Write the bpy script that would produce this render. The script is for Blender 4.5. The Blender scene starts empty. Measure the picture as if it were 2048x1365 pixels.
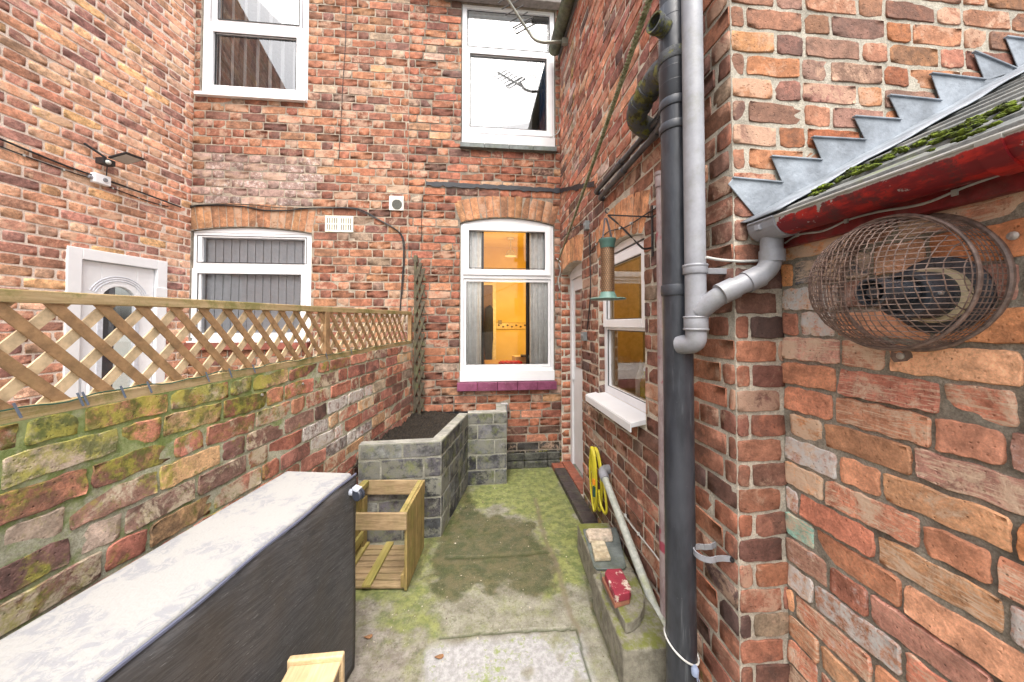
import bpy, bmesh, math, random
import numpy as np
from mathutils import Vector, Matrix
R = math.radians
SC = bpy.context.scene
# ------------------------------------------------------------------ camera
FPX, IW, IH = 690.0, 2048.0, 1365.0
YAW, PITCH, HORIZ, CAMH = R(5.71), R(1.35), 648.0, 1.55
CY = HORIZ - FPX*math.tan(PITCH)
cd = bpy.data.cameras.new('camera'); cam = bpy.data.objects.new('camera', cd); SC.collection.objects.link(cam)
cam.location = (0, 0, CAMH)
cam.rotation_euler = (R(90)+PITCH, 0, -YAW)
cd.sensor_fit = 'HORIZONTAL'; cd.sensor_width = 36; cd.lens = 36*FPX/IW
cd.shift_y = -(IH/2-CY)/IW
cd.clip_start = .02; cd.clip_end = 500
SC.camera = cam
# ------------------------------------------------------------------ world + sun (bright overcast)
SUN_EL, SUN_AZ = R(60), R(180)
w = bpy.data.worlds.new('World'); SC.world = w; w.use_nodes = True
nt = w.node_tree; bg = nt.nodes['Background']
sky = nt.nodes.new('ShaderNodeTexSky'); sky.sky_type = 'NISHITA'; sky.sun_disc = False
sky.sun_elevation = SUN_EL; sky.sun_rotation = SUN_AZ; sky.dust_density = 6; sky.air_density = 1.2; sky.ozone_density = .6
hs = nt.nodes.new('ShaderNodeHueSaturation'); hs.inputs['Saturation'].default_value = .45; nt.links.new(sky.outputs[0], hs.inputs['Color']); nt.links.new(hs.outputs[0], bg.inputs[0]); bg.inputs[1].default_value = .15
sl = bpy.data.lights.new('sun', 'SUN'); sl.energy = .9; sl.angle = R(60); sl.color = (1, .965, .91)
so = bpy.data.objects.new('sun', sl); SC.collection.objects.link(so)
so.rotation_euler = (R(90)-SUN_EL, 0, R(180)-SUN_AZ)
SC.view_settings.view_transform = 'Standard'; SC.view_settings.look = 'None'
SC.view_settings.gamma = 1; SC.view_settings.exposure = 1.42
SC.render.engine = 'CYCLES'
SC.cycles.max_bounces = 8; SC.cycles.diffuse_bounces = 4; SC.cycles.transparent_max_bounces = 12
SC.cycles.sample_clamp_indirect = 6

# ------------------------------------------------------------------ measuring helpers
_f = Vector((math.sin(YAW)*math.cos(PITCH), math.cos(YAW)*math.cos(PITCH), math.sin(PITCH)))
_r = Vector((math.cos(YAW), -math.sin(YAW), 0)); _u = _r.cross(_f)
CAM = Vector((0, 0, CAMH)); Z3 = Vector((0, 0, 1))
def ray(px, py): return _f + _r*((px-IW/2)/FPX) - _u*((py-CY)/FPX)
class Fr:
    """wall frame: u along the wall, d out of the wall, z up"""
    def __init__(s, ox, oy, ang, oz=0, slope=0.):      # ang: direction of U in the ground plane; slope: courses rising along u
        s.O = Vector((ox, oy, oz)); s.U = Vector((math.cos(ang), math.sin(ang), 0)); s.N = s.U.cross(Z3)
        s.H = s.U.copy(); s.slope = slope; s.U = s.U + Z3*slope
    def p(s, u, d, z): return s.O + s.U*u + s.N*d + Z3*z
    def hit(s, px, py, d=0):
        q = ray(px, py); t = (s.O + s.N*d - CAM).dot(s.N)/q.dot(s.N); P = CAM + q*t - s.O; u = P.dot(s.H)
        return u, P.z-u*s.slope
    def pt(s, px, py, d=0):
        u, z = s.hit(px, py, d); return s.p(u, d, z)
def ground(px, py, z=0):
    q = ray(px, py); return CAM + q*((z-CAMH)/q.z)
PHI = R(9.93)
RW = Fr(0, 3.757, 0); FW = Fr(0, 1.153, 0)
WW = Fr(.92, 0, R(-90)); OW = Fr(1.106, 0, R(-90))
PW = Fr(-.683, 3.757, R(90)-PHI, 0, .015); LW = Fr(-2.873, 3.757, R(90)-PHI, 0, .006)

# ------------------------------------------------------------------ objects
WL = {}
def link(o): SC.collection.objects.link(o); return o
def tag(o, label, cat, group=None, kind=None):
    if label: o['label'] = label
    if cat: o['category'] = cat
    if group: o['group'] = group
    if kind: o['kind'] = kind
    return o
def thing(name, loc, label, cat, group=None):
    o = link(bpy.data.objects.new(name, None)); o.location = loc; o.empty_display_size = .1
    WL[o.name] = Vector(loc); return tag(o, label, cat, group)
def adopt(o, parent):
    if parent is not None:
        o.parent = parent
        if parent.name in WL: o.matrix_parent_inverse = Matrix.Translation(-WL[parent.name])
class MB:
    def __init__(s): s.v = []; s.f = []; s.m = []
    def add(s, vs, fs, m=0):
        b = len(s.v); s.v += [tuple(x) for x in vs]; s.f += [tuple(b+i for i in f) for f in fs]; s.m += [m]*len(fs); return s
    def hexa(s, c, m=0):     # 8 corners: bottom 4 ccw, top 4 ccw
        return s.add(c, [(3,2,1,0), (4,5,6,7), (0,1,5,4), (1,2,6,5), (2,3,7,6), (3,0,4,7)], m)
    def box(s, F, u0, u1, d0, d1, z0, z1, m=0):
        return s.hexa([F.p(u, d, z) for z in (z0, z1) for (u, d) in ((u0, d1), (u1, d1), (u1, d0), (u0, d0))], m)
    def prism(s, pts, off, m=0):   # polygon (3d pts) extruded by vector
        n = len(pts); a = [Vector(p) for p in pts]; b = [p+Vector(off) for p in a]
        return s.add(a+b, [tuple(range(n)), tuple(range(2*n-1, n-1, -1))] + [(i, n+i, n+(i+1) % n, (i+1) % n) for i in range(n)], m)
    def bar(s, a, b, w, h, up=(0, 0, 1), m=0):
        a = Vector(a); b = Vector(b); t = (b-a).normalized(); sd = t.cross(Vector(up)).normalized(); q = sd.cross(t)
        c = [a-sd*w/2-q*h/2, a+sd*w/2-q*h/2, b+sd*w/2-q*h/2, b-sd*w/2-q*h/2]
        return s.hexa(c+[p+q*h for p in c], m)
    def tube(s, pts, r, n=10, m=0, cap=True, closed=False):
        pts = [Vector(p) for p in pts]; k = len(pts); rr = r if hasattr(r, '__len__') else [r]*k
        T = []
        for i in range(k):
            a = pts[i-1] if (i > 0 or closed) else pts[i]; b = pts[(i+1) % k] if (i < k-1 or closed) else pts[i]
            T.append((b-a).normalized())
        nrm = T[0].orthogonal().normalized(); vs = []
        for i in range(k):
            nrm = (nrm - T[i]*nrm.dot(T[i])).normalized(); bi = T[i].cross(nrm)
            for j in range(n):
                an = 2*math.pi*j/n; vs.append(pts[i] + (nrm*math.cos(an)+bi*math.sin(an))*rr[i])
        fs = []
        for i in range(k if closed else k-1):
            for j in range(n):
                a = i*n+j; b = i*n+(j+1) % n; c = ((i+1) % k)*n+(j+1) % n; d = ((i+1) % k)*n+j
                fs.append((a, b, c, d))
        if cap and not closed: fs += [tuple(range(n-1, -1, -1)), tuple((k-1)*n+j for j in range(n))]
        return s.add(vs, fs, m)
    def lathe(s, o, ax, prof, n=24, m=0):    # prof: (distance along axis, radius)
        o = Vector(o); ax = Vector(ax).normalized()
        pts = [o+ax*p[0] for p in prof]; e = ax.orthogonal().normalized(); f = ax.cross(e); vs = []
        for p, q in zip(pts, prof):
            for j in range(n):
                an = 2*math.pi*j/n; vs.append(p+(e*math.cos(an)+f*math.sin(an))*max(q[1], 1e-5))
        fs = [(i*n+j, i*n+(j+1) % n, (i+1)*n+(j+1) % n, (i+1)*n+j) for i in range(len(prof)-1) for j in range(n)]
        fs += [tuple(range(n-1, -1, -1)), tuple((len(prof)-1)*n+j for j in range(n))]
        return s.add(vs, fs, m)
    def build(s, name, mats, parent=None, bevel=0, smooth=False, fix=True, seg=2):
        me = bpy.data.meshes.new(name); me.from_pydata(s.v, [], s.f)
        if not isinstance(mats, (list, tuple)): mats = [mats]
        for x in mats: me.materials.append(x)
        me.polygons.foreach_set('material_index', s.m)
        if fix:
            bm = bmesh.new(); bm.from_mesh(me); bmesh.ops.recalc_face_normals(bm, faces=bm.faces); bm.to_mesh(me); bm.free()
        if smooth:
            me.polygons.foreach_set('use_smooth', [True]*len(me.polygons)); me.set_sharp_from_angle(angle=R(40))
        o = link(bpy.data.objects.new(name, me)); adopt(o, parent)
        if bevel:
            b = o.modifiers.new('bevel', 'BEVEL'); b.width = bevel; b.segments = seg; b.limit_method = 'ANGLE'; b.angle_limit = R(35)
        return o
def arc(a, b, c, n=6):   # quadratic bend a->c with control b
    a, b, c = Vector(a), Vector(b), Vector(c)
    return [a*(1-t)**2 + b*2*t*(1-t) + c*t*t for t in [i/n for i in range(n+1)]]
def bent(pts, r=.05, n=5):
    pts = [Vector(p) for p in pts]; out = [pts[0]]
    for i in range(1, len(pts)-1):
        a = pts[i]+(pts[i-1]-pts[i]).normalized()*min(r, (pts[i-1]-pts[i]).length*.45)
        b = pts[i]+(pts[i+1]-pts[i]).normalized()*min(r, (pts[i+1]-pts[i]).length*.45)
        out += arc(a, pts[i], b, n)
    return out+[pts[-1]]
def spline(pts, n=6):
    P = [Vector(p) for p in pts]; P = [P[0]]+P+[P[-1]]; out = []
    for i in range(1, len(P)-2):
        for k in range(n):
            t = k/n; a, b, c, d = P[i-1], P[i], P[i+1], P[i+2]
            out.append(.5*((2*b)+(c-a)*t+(2*a-5*b+4*c-d)*t*t+(3*b-a-3*c+d)*t**3))
    return out+[P[-2]]

# ------------------------------------------------------------------ materials
class NT:
    def __init__(s, name):
        s.mat = bpy.data.materials.new(name); s.mat.use_nodes = True; s.t = s.mat.node_tree
        s.b = s.t.nodes['Principled BSDF']; s._tc = None
    def n(s, typ, **kw):
        x = s.t.nodes.new(typ)
        for k, v in kw.items(): setattr(x, k, v)
        return x
    def L(s, a, b): s.t.links.new(a, b)
    def put(s, inp, v):
        if hasattr(v, 'is_output'): s.L(v, inp)
        else: inp.default_value = v
    @property
    def co(s):
        if s._tc is None: s._tc = s.n('ShaderNodeTexCoord').outputs['Object']
        return s._tc
    def mapped(s, sc=(1, 1, 1), rot=(0, 0, 0), loc=(0, 0, 0)):
        m = s.n('ShaderNodeMapping'); s.L(s.co, m.inputs[0]); m.inputs[1].default_value = loc; m.inputs[2].default_value = rot; m.inputs[3].default_value = sc
        return m.outputs[0]
    def noise(s, scale, detail=4, rough=.6, vec=None, dist=0):
        x = s.n('ShaderNodeTexNoise'); s.L(vec or s.co, x.inputs['Vector'])
        x.inputs['Scale'].default_value = scale; x.inputs['Detail'].default_value = detail
        x.inputs['Roughness'].default_value = rough; x.inputs['Distortion'].default_value = dist
        return x.outputs['Fac']
    def vor(s, scale, vec=None, feat='F1', out='Distance'):
        x = s.n('ShaderNodeTexVoronoi', feature=feat); s.L(vec or s.co, x.inputs['Vector']); x.inputs['Scale'].default_value = scale
        return x.outputs[out]
    def ramp(s, v, a, b, lo=0., hi=1.):
        x = s.n('ShaderNodeMapRange'); x.interpolation_type = 'SMOOTHSTEP'; s.L(v, x.inputs[0])
        for i, q in zip((1, 2, 3, 4), (a, b, lo, hi)): s.put(x.inputs[i], q)
        return x.outputs[0]
    def math(s, op, a, b=0., c=False):
        x = s.n('ShaderNodeMath', operation=op, use_clamp=c); s.put(x.inputs[0], a); s.put(x.inputs[1], b); return x.outputs[0]
    def mix(s, f, a, b, bt='MIX'):
        x = s.n('ShaderNodeMix', data_type='RGBA', blend_type=bt)
        s.put(x.inputs[0], f)
        s.put(x.inputs[6], a if hasattr(a, 'is_output') else (*a, 1)); s.put(x.inputs[7], b if hasattr(b, 'is_output') else (*b, 1))
        return x.outputs[2]
    def scale(s, col, f):   # multiply colour by scalar socket
        x = s.n('ShaderNodeVectorMath', operation='SCALE'); s.L(col, x.inputs[0]); s.put(x.inputs[3], f); return x.outputs[0]
    def attr(s, name, out='Color'):
        x = s.n('ShaderNodeAttribute', attribute_name=name); return x.outputs[out]
    def bump(s, h, dist=.002, st=1.):
        x = s.n('ShaderNodeBump'); s.L(h, x.inputs['Height']); x.inputs['Distance'].default_value = dist; x.inputs['Strength'].default_value = st
        s.L(x.outputs[0], s.b.inputs['Normal'])
    def done(s, col, rough=.8, metal=0., spec=.4):
        s.put(s.b.inputs['Base Color'], col if hasattr(col, 'is_output') else (*col, 1))
        s.put(s.b.inputs['Roughness'], rough); s.put(s.b.inputs['Metallic'], metal); s.b.inputs['Specular IOR Level'].default_value = spec
        return s.mat

GREEN = (.10, .125, .025); YGREEN = (.36, .34, .06)
def brick_mat(name, mottle=.5, wash=.3, washc=(.6, .46, .38), soot=.3, pit=1., moss=0., streak=0., rough=.85, bd=.0025, sat=.98, val=.95):
    k = NT(name); hs = k.n('ShaderNodeHueSaturation'); hs.inputs['Hue'].default_value = .503; hs.inputs['Saturation'].default_value = sat; hs.inputs['Value'].default_value = val; k.L(k.attr('bcol'), hs.inputs['Color']); c = hs.outputs[0]
    al = k.attr('bcol', 'Alpha')
    c = k.scale(c, k.ramp(k.noise(8, 6, .7, None, .7), .3, .7, 1-mottle*.55, 1+mottle*.45))
    c = k.scale(c, k.ramp(k.noise(34, 6, .75), .32, .68, .74, 1.22))
    c = k.scale(c, k.ramp(k.noise(150, 3, .7), .3, .7, .86, 1.1))
    if streak:   # dragged, stratified old faces
        sv = k.mapped((6, 6, 60)); c = k.mix(k.math('MULTIPLY', k.math('MULTIPLY', k.ramp(k.noise(2.4, 5, .7, sv, 1.2), .5, .6), k.ramp(al, .45, .7)), streak*2.2, True), c, washc)
    pv = k.math('ADD', k.noise(12, 8, .76, k.mapped(loc=(2, 9, 5)), .5), k.math('MULTIPLY', k.math('SUBTRACT', al, .5), .34))
    c = k.mix(k.ramp(pv, .56, .70, 0, min(1, wash*1.9)), c, washc)
    wn = k.math('ADD', k.noise(34, 6, .75), k.attr('wash', 'Fac'))
    c = k.mix(k.ramp(wn, .88, 1.15), c, (.62, .59, .56))
    sv2 = k.math('SUBTRACT', k.noise(9, 8, .76, k.mapped(loc=(3, 7, 1)), .5), k.math('MULTIPLY', k.math('SUBTRACT', al, .5), .38))
    sv2 = k.math('ADD', sv2, k.math('MULTIPLY', k.math('SUBTRACT', k.noise(1.6, 3), .5), .3))
    c = k.mix(k.ramp(sv2, .55, .72, 0, min(1, soot*1.7)), c, (.05, .038, .034))
    v = k.vor(70); pm = k.ramp(k.math('ADD', v, k.math('MULTIPLY', k.noise(20, 3), .6)), .30, .40, .4, 1.); c = k.scale(c, pm)
    mn = k.math('ADD', k.noise(7, 7, .75, k.mapped(loc=(9, 2, 4))), k.attr('moss', 'Fac'))
    mn = k.math('ADD', mn, k.math('MULTIPLY', k.math('SUBTRACT', k.noise(33, 5, .75), .5), .55)); c = k.mix(k.ramp(mn, .82, 1.04, 0, .85), c, k.mix(k.ramp(k.noise(16, 5, .7), .42, .58), GREEN, YGREEN))
    h = k.math('ADD', k.math('MULTIPLY', k.noise(60, 6, .75), .7), k.math('MULTIPLY', k.ramp(v, .03, .25), .35*pit))
    h = k.math('ADD', h, k.math('MULTIPLY', k.noise(18, 4, .6), .9))
    k.bump(h, bd*2.2, 1)
    return k.done(c, rough, 0, .3)
def mortar_mat(name, col, col2, moss=0., dark=.3):
    k = NT(name); c = k.mix(k.ramp(k.noise(14, 6, .7), .35, .65), col, col2)
    c = k.scale(c, k.ramp(k.noise(180, 3, .7), .3, .7, .75, 1.2))
    c = k.mix(k.math('MULTIPLY', k.ramp(k.noise(3.1, 6, .7), .5, .7), dark, True), c, (.07, .06, .05))
    mn = k.math('ADD', k.noise(11, 7, .78, k.mapped(loc=(9, 2, 4))), k.attr('moss', 'Fac'))
    c = k.mix(k.ramp(mn, .82, 1.05, 0, .9), c, k.mix(k.ramp(k.noise(20, 4), .4, .65), (.16, .22, .05), (.33, .38, .16)))
    k.bump(k.noise(110, 6, .8), .006, 1)
    return k.done(c, .95, 0, .2)
def plain(name, col, rough=.5, metal=0., var=.15, sc=20, bump=0., dirt=0., dirtc=(.1, .09, .06), spec=.5, bs=80):
    k = NT(name); c = k.mix(k.ramp(k.noise(sc, 5, .65), .3, .7), tuple(x*(1-var) for x in col), tuple(min(1, x*(1+var)) for x in col))
    if dirt: c = k.mix(k.math('MULTIPLY', k.ramp(k.noise(6, 8, .75, k.mapped(loc=(4, 1, 8))), .45, .7), dirt, True), c, dirtc)
    if bump: k.bump(k.noise(bs, 5, .7), bump)
    return k.done(c, k.ramp(k.noise(30, 4), .3, .7, max(0, rough-.08), min(1, rough+.1)), metal, spec)
def wood_mat(name, a, b, axis=0, green=0., rough=.75):
    k = NT(name); sc = [55, 55, 55]; sc[axis] = 3
    g = k.noise(1, 6, .6, k.mapped(tuple(sc)), 1.5)
    c = k.mix(k.ramp(g, .32, .68), a, b)
    c = k.scale(c, k.ramp(k.noise(7, 4), .3, .7, .8, 1.15))
    kn = k.ramp(k.vor(4.3), .02, .06); c = k.mix(kn, tuple(x*.35 for x in a), c)
    if green: c = k.mix(k.math('MULTIPLY', k.ramp(k.noise(8, 7, .7), .42, .66), green, True), c, (.14, .15, .03))
    k.bump(g, .0012); return k.done(c, rough, 0, .3)
M = {}
M['brick_old'] = brick_mat('old_orange_red_brick', .6, .36, (.46, .32, .23), .25, sat=.92, val=.84)
M['brick_left'] = brick_mat('rustic_metric_brick', .8, .4, (.74, .48, .33), .2, bd=.004, sat=.88, val=1.8)
M['brick_wing'] = brick_mat('brown_red_brick', .6, .35, (.46, .31, .22), .3, sat=.93, val=1.2)
M['brick_front'] = brick_mat('pink_orange_brick', .45, .4, (.46, .29, .2), .25, pit=1.6, sat=1.05, val=.62)
M['brick_out'] = brick_mat('worn_soft_brick', .5, .45, (.68, .50, .36), .15, streak=.4, bd=.003, val=1.4, sat=.98)
M['brick_party'] = brick_mat('mossy_yard_brick', .75, .6, (.54, .45, .33), .4, bd=.003, val=1.35, sat=.92)
M['arch'] = brick_mat('rubbed_orange_brick', .35, .15, (.6, .4, .28), .12)
M['mortar_tan'] = mortar_mat('sandy_mortar', (.33, .275, .215), (.19, .165, .135), dark=.5)
M['mortar_pink'] = mortar_mat('pinkish_mortar', (.84, .70, .6), (.7, .58, .49), dark=.0)
M['mortar_mid'] = mortar_mat('weathered_tan_mortar', (.44, .37, .29), (.28, .235, .19), dark=.4)
M['mortar_white'] = mortar_mat('pale_lime_mortar', (.46, .42, .35), (.34, .31, .255), dark=.25)
M['mortar_wing'] = mortar_mat('buff_mortar', (.62, .56, .46), (.44, .39, .32), dark=.3)
M['mortar_grey'] = mortar_mat('grey_brown_mortar', (.42, .38, .31), (.24, .21, .165), dark=.6)
M['mortar_party'] = mortar_mat('green_grey_mortar', (.54, .53, .41), (.36, .345, .25), dark=.2)
for nm_, cl_ in (('upvc', (.72, .72, .73)), ('upvc_clean', (.85, .85, .87))):
    k = NT('white_'+nm_); M[nm_] = k.done(k.mix(k.ramp(k.noise(5, 4), .35, .7), cl_, tuple(x*.93 for x in cl_)), .42, 0, .3)
M['gasket'] = plain('black_gasket', (.02, .02, .022), .5)
M['black_pipe'] = plain('black_plastic_pipe', (.04, .045, .056), .38, var=.25, sc=9, dirt=.35, dirtc=(.1, .1, .1), bump=.0004)
M['grey_pipe'] = plain('grey_plastic_pipe', (.255, .26, .285), .42, var=.1, dirt=.55, dirtc=(.16, .16, .13), bump=.0006)
M['lead'] = plain('lead_sheet', (.22, .245, .275), .5, .1, var=.3, sc=9, dirt=.5, dirtc=(.12, .135, .15), bump=.006, bs=16)
M['iron'] = plain('black_painted_iron', (.02, .02, .022), .45)
M['rust'] = plain('rusty_wire', (.21, .15, .125), .5, .3, var=.4, sc=60)
M['cable'] = plain('black_cable', (.018, .018, .02), .5)
M['white_cable'] = plain('grey_white_cable', (.5, .5, .47), .5)
M['conc'] = None
def simple(name, col, rough=.5, metal=0): return plain(name, col, rough, metal, var=.08)
# glass
def glass(name, ior=1.5, tint=(.97, .98, .98), gain=1.):
    k = NT(name); t = k.t; out = t.nodes['Material Output']; t.nodes.remove(k.b)
    tr = k.n('ShaderNodeBsdfTransparent'); tr.inputs[0].default_value = (*tint, 1)
    gl = k.n('ShaderNodeBsdfGlossy'); gl.inputs['Roughness'].default_value = .005
    fr = k.n('ShaderNodeFresnel'); fr.inputs[0].default_value = ior
    ge = k.n('ShaderNodeNewGeometry'); 
    mx = k.n('ShaderNodeMixShader'); f = k.math('MULTIPLY', fr.outputs[0], gain, True)
    k.L(f, mx.inputs[0]); k.L(tr.outputs[0], mx.inputs[1]); k.L(gl.outputs[0], mx.inputs[2]); k.L(mx.outputs[0], out.inputs[0])
    return k.mat
M['glass'] = glass('window_glass', 1.5, gain=1.6)
M['glass_refl'] = glass('reflective_window_glass', 1.9, gain=2.4)

# ------------------------------------------------------------------ brickwork
def op_half(op, z, extra=0):
    """open interval of an opening at height z"""
    u0, u1, z0, zs = op['u0'], op['u1'], op['z0'], op['z1']; rise = op.get('rise', 0)
    if z < z0 or z > zs+rise: return None
    if z <= zs or rise == 0: return (u0, u1)
    hw = (u1-u0)/2; Rr = (hw*hw+rise*rise)/(2*rise); cz = zs+rise-Rr; h = math.sqrt(max(0, Rr*Rr-(z-cz)**2)); m = (u0+u1)/2
    return (m-h, m+h)
def arch_half(op, z):
    ah = op.get('ah', 0)
    if not ah: return None
    u0, u1, zs = op['u0'], op['u1'], op['z1']; rise = max(op.get('rise', 0), 1e-3)
    hw = (u1-u0)/2; Rr = (hw*hw+rise*rise)/(2*rise); cz = zs+rise-Rr
    if z < zs or z > cz+Rr+ah: return None
    th = math.asin(min(1, hw/Rr)); m = (u0+u1)/2
    h = min(math.sqrt(max(0, (Rr+ah)**2-(z-cz)**2)), (z-cz)*math.tan(th)+.004)
    return (m-h, m+h)
def free(u0, u1, cuts):
    segs = [(u0, u1)]
    for c in cuts:
        if c is None: continue
        n = []
        for a, b in segs:
            if c[1] <= a or c[0] >= b: n.append((a, b)); continue
            if c[0] > a: n.append((a, c[0]))
            if c[1] < b: n.append((c[1], b))
        segs = n
    return segs
class Bricks:
    def __init__(s, F, seed, pal, nx=6, nz=4, proud=.006, wob=.0015, tilt=.002):
        s.F = F; s.rg = np.random.RandomState(seed); s.nx, s.nz = nx, nz; s.proud, s.wob, s.tilt = proud, wob, tilt
        s.pal = np.array([p[:3] for p in pal]); wts = np.array([p[3] for p in pal], float); s.pw = wts/wts.sum()
        s.V = []; s.C = []; s.Wa = []; s.Mo = []; s.Fc = []; s.n = 0
        e = .010
        a = np.concatenate([[0, e*.35, e, e*1.6], np.linspace(e*1.6, 1-e*1.6, max(2, nx-3))[1:-1], [1-e*1.6, 1-e, 1-e*.35, 1]]); s.a = a
        e2 = .03; s.b = np.concatenate([[0, e2*.35, e2, e2*1.6], np.linspace(e2*1.6, 1-e2*1.6, max(2, nz-1))[1:-1], [1-e2*1.6, 1-e2, 1-e2*.35, 1]])
    def colour(s, rg=None):
        rg = rg or s.rg; c = s.pal[rg.choice(len(s.pal), p=s.pw)].copy(); c *= rg.uniform(.8, 1.2); c *= 1+rg.uniform(-.06, .06, 3); return c
    def quad(s, c4, col=None, wash=0., moss=None, proud=None):
        """c4: 4 (u,z) corners: bl, br, tr, tl"""
        rg = s.rg; pr = s.proud if proud is None else proud; pr = pr*rg.uniform(.75, 1.25)
        A, B = np.meshgrid(s.a, s.b, indexing='ij')
        c = np.array(c4); P = (c[0]*((1-A)*(1-B))[..., None]+c[1]*(A*(1-B))[..., None]+c[2]*(A*B)[..., None]+c[3]*((1-A)*B)[..., None])
        Lu = np.linalg.norm(c[1]-c[0]); Lz = np.linalg.norm(c[3]-c[0])
        edge = np.minimum(np.minimum(A, 1-A)*Lu, np.minimum(B, 1-B)*Lz)
        # corner rounding
        cu = np.minimum(A, 1-A)*Lu; cz = np.minimum(B, 1-B)*Lz; rr = .007
        k = np.clip(1-(cu+cz)/rr, 0, 1)*.0042
        P[..., 0] += k*np.sign(.5-A); P[..., 1] += k*np.sign(.5-B)
        ph = rg.uniform(0, 6.28, 8); fr = rg.uniform(25, 110, 4)
        U, Zc = P[..., 0].copy(), P[..., 1].copy()
        P[..., 0] += s.wob*(np.sin(Zc*fr[0]+ph[0])*.7+np.sin(Zc*fr[1]*2.3+ph[1])*.6)
        P[..., 1] += s.wob*(np.sin(U*fr[2]+ph[2])+np.sin(U*fr[3]*2+ph[3])*.7)
        D = np.where(edge < 1e-9, -.004, pr*np.clip(edge/.0021, 0, 1)**.5)
        D = D + (edge > 1e-9)*(rg.normal(0, s.tilt*.25)+(A-.5)*rg.normal(0, s.tilt)+(B-.5)*rg.normal(0, s.tilt)+s.wob*.35*np.sin(U*fr[1]+ph[4])*np.sin(Zc*fr[2]*1.7+ph[5]))
        if rg.rand() < .18 and s.wob > .001:     # chipped corner
            ca = rg.randint(2); cb = rg.randint(2); dist = np.hypot((A-ca)*Lu, (B-cb)*Lz); D -= (pr+.004)*np.clip(1-dist/rg.uniform(.012, .035), 0, 1)
        F = s.F; O, Uv, N = np.array(F.O), np.array(F.U), np.array(F.N)
        W = O + P[..., 0:1]*Uv + D[..., None]*N + P[..., 1:2]*np.array([0, 0, 1.])
        na, nb = A.shape; idx = np.arange(na*nb).reshape(na, nb)+s.n
        q = np.stack([idx[:-1, :-1], idx[1:, :-1], idx[1:, 1:], idx[:-1, 1:]], -1).reshape(-1, 4)
        s.V.append(W.reshape(-1, 3)); s.Fc.append(q); m = na*nb
        s.C.append(np.tile(np.append(s.colour() if col is None else col, rg.rand()), (m, 1))); s.Wa.append(np.full(m, wash))
        mo = 0. if moss is None else moss(U.ravel(), Zc.ravel()); s.Mo.append(np.broadcast_to(mo, (m,)).astype(float))
        s.n += m
    def course_wall(s, u0, u1, z0, z1, ops=(), course=.088, L=.238, joint=.010, bond='mono', phase=0., wash=None, moss=None, colf=None, zphase=0., wavy=0.):
        rg = s.rg; k = 0; z = z0-zphase
        while z < z1-.01:
            za, zb = max(z, z0)+joint/2, min(z+course, z1)-joint/2
            if zb-za > .012:
                zm = (za+zb)/2; h = L/2
                if bond == 'stretcher': seq = [L]; off = (k % 2)*L/2
                elif bond == 'flemish': seq = [L, h]; off = (k % 2)*(L*.75)
                elif bond == 'english': seq = [h] if k % 4 == 0 else [L]; off = (k % 2)*L/2
                elif bond == 'corner': seq = [L, h]; off = (L*.25 if k % 2 else L*.75+h*.0)
                else: seq = [L, L, h]; off = (k % 2)*L*.5+(k % 5)*L*.13+(L*1.25 if k % 4 > 1 else 0)
                segs = free(u0, u1, [op_half(o, zm) for o in ops]+[arch_half(o, zm) for o in ops])
                u = u0-off-phase-L; i = 0; spans = []
                while u < u1:
                    ln = seq[i % len(seq)]*(1+rg.uniform(-.03, .03)); spans.append((u, u+ln)); u += ln; i += 1
                for a, b in segs:
                    for p, q in spans:
                        lo, hi = max(a, p+joint/2 if p > a else a+joint*.2), min(b, q-joint/2 if q < b else b-joint*.2)
                        if hi-lo < .018: continue
                        dz = wavy*(math.sin(lo*3.1+k*.35)+.5*math.sin(lo*7.3+k)); dz2 = wavy*(math.sin(hi*3.1+k*.35)+.5*math.sin(hi*7.3+k))
                        j = rg.normal(0, .0012, 4)*(s.wob/.0015)
                        um, zc = (lo+hi)/2, zm
                        col = colf(um, zc, s, k) if colf else None
                        s.quad([(lo, za+dz+j[0]), (hi, za+dz2+j[1]), (hi, zb+dz2+j[2]), (lo, zb+dz+j[3])], col, wash(um, zc, rg) if wash else 0., moss)
            z += course; k += 1
    def arch(s, op, n=14, col=None, joint=.006):
        u0, u1, zs, rise, ah = op['u0'], op['u1'], op['z1'], max(op.get('rise', 0), 1e-3), op['ah']
        hw = (u1-u0)/2; Rr = (hw*hw+rise*rise)/(2*rise); cz = zs+rise-Rr; th = math.asin(min(1, hw/Rr)); m = (u0+u1)/2
        for i in range(n):
            t0 = -th+2*th*i/n; t1 = -th+2*th*(i+1)/n; ji = joint/2/Rr; jo = joint/2/(Rr+ah); rn = lambda: s.rg.normal(0, .0015)
            f = lambda r, t: (m+r*math.sin(t), cz+r*math.cos(t))
            s.quad([f(Rr+.002, t0+ji), f(Rr+.002, t1-ji), f(Rr+ah+rn(), t1-jo), f(Rr+ah+rn(), t0+jo)], col() if col else None)
    def mortar(s, u0, u1, z0, z1, ops=(), depth=.1, moss=None, step=.022, ustep=.1):
        """mortar bed behind the bricks as horizontal strips, plus the returns of the openings"""
        F = s.F; V = []; Q = []; MO = []
        def q4(c, mo):
            b = len(V)+s.n; V.extend([tuple(x) for x in c]); Q.append((b, b+1, b+2, b+3)); MO.extend(mo)
        z = z0
        edges = sorted(set([z0, z1]+[min(max(o['z0'], z0), z1) for o in ops]+[min(max(o['z1'], z0), z1) for o in ops]+[min(max(o['z1']+o.get('rise', 0), z0), z1) for o in ops]))
        zz = []
        for a, b in zip(edges[:-1], edges[1:]):
            fine = any(o.get('rise', 0) > 0 and a >= o['z1']-1e-6 and b <= o['z1']+o['rise']+1e-6 for o in ops)
            n = max(1, int(math.ceil((b-a)/(.006 if fine else .12)))); zz += [(a+(b-a)*i/n, a+(b-a)*(i+1)/n) for i in range(n)]
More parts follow.
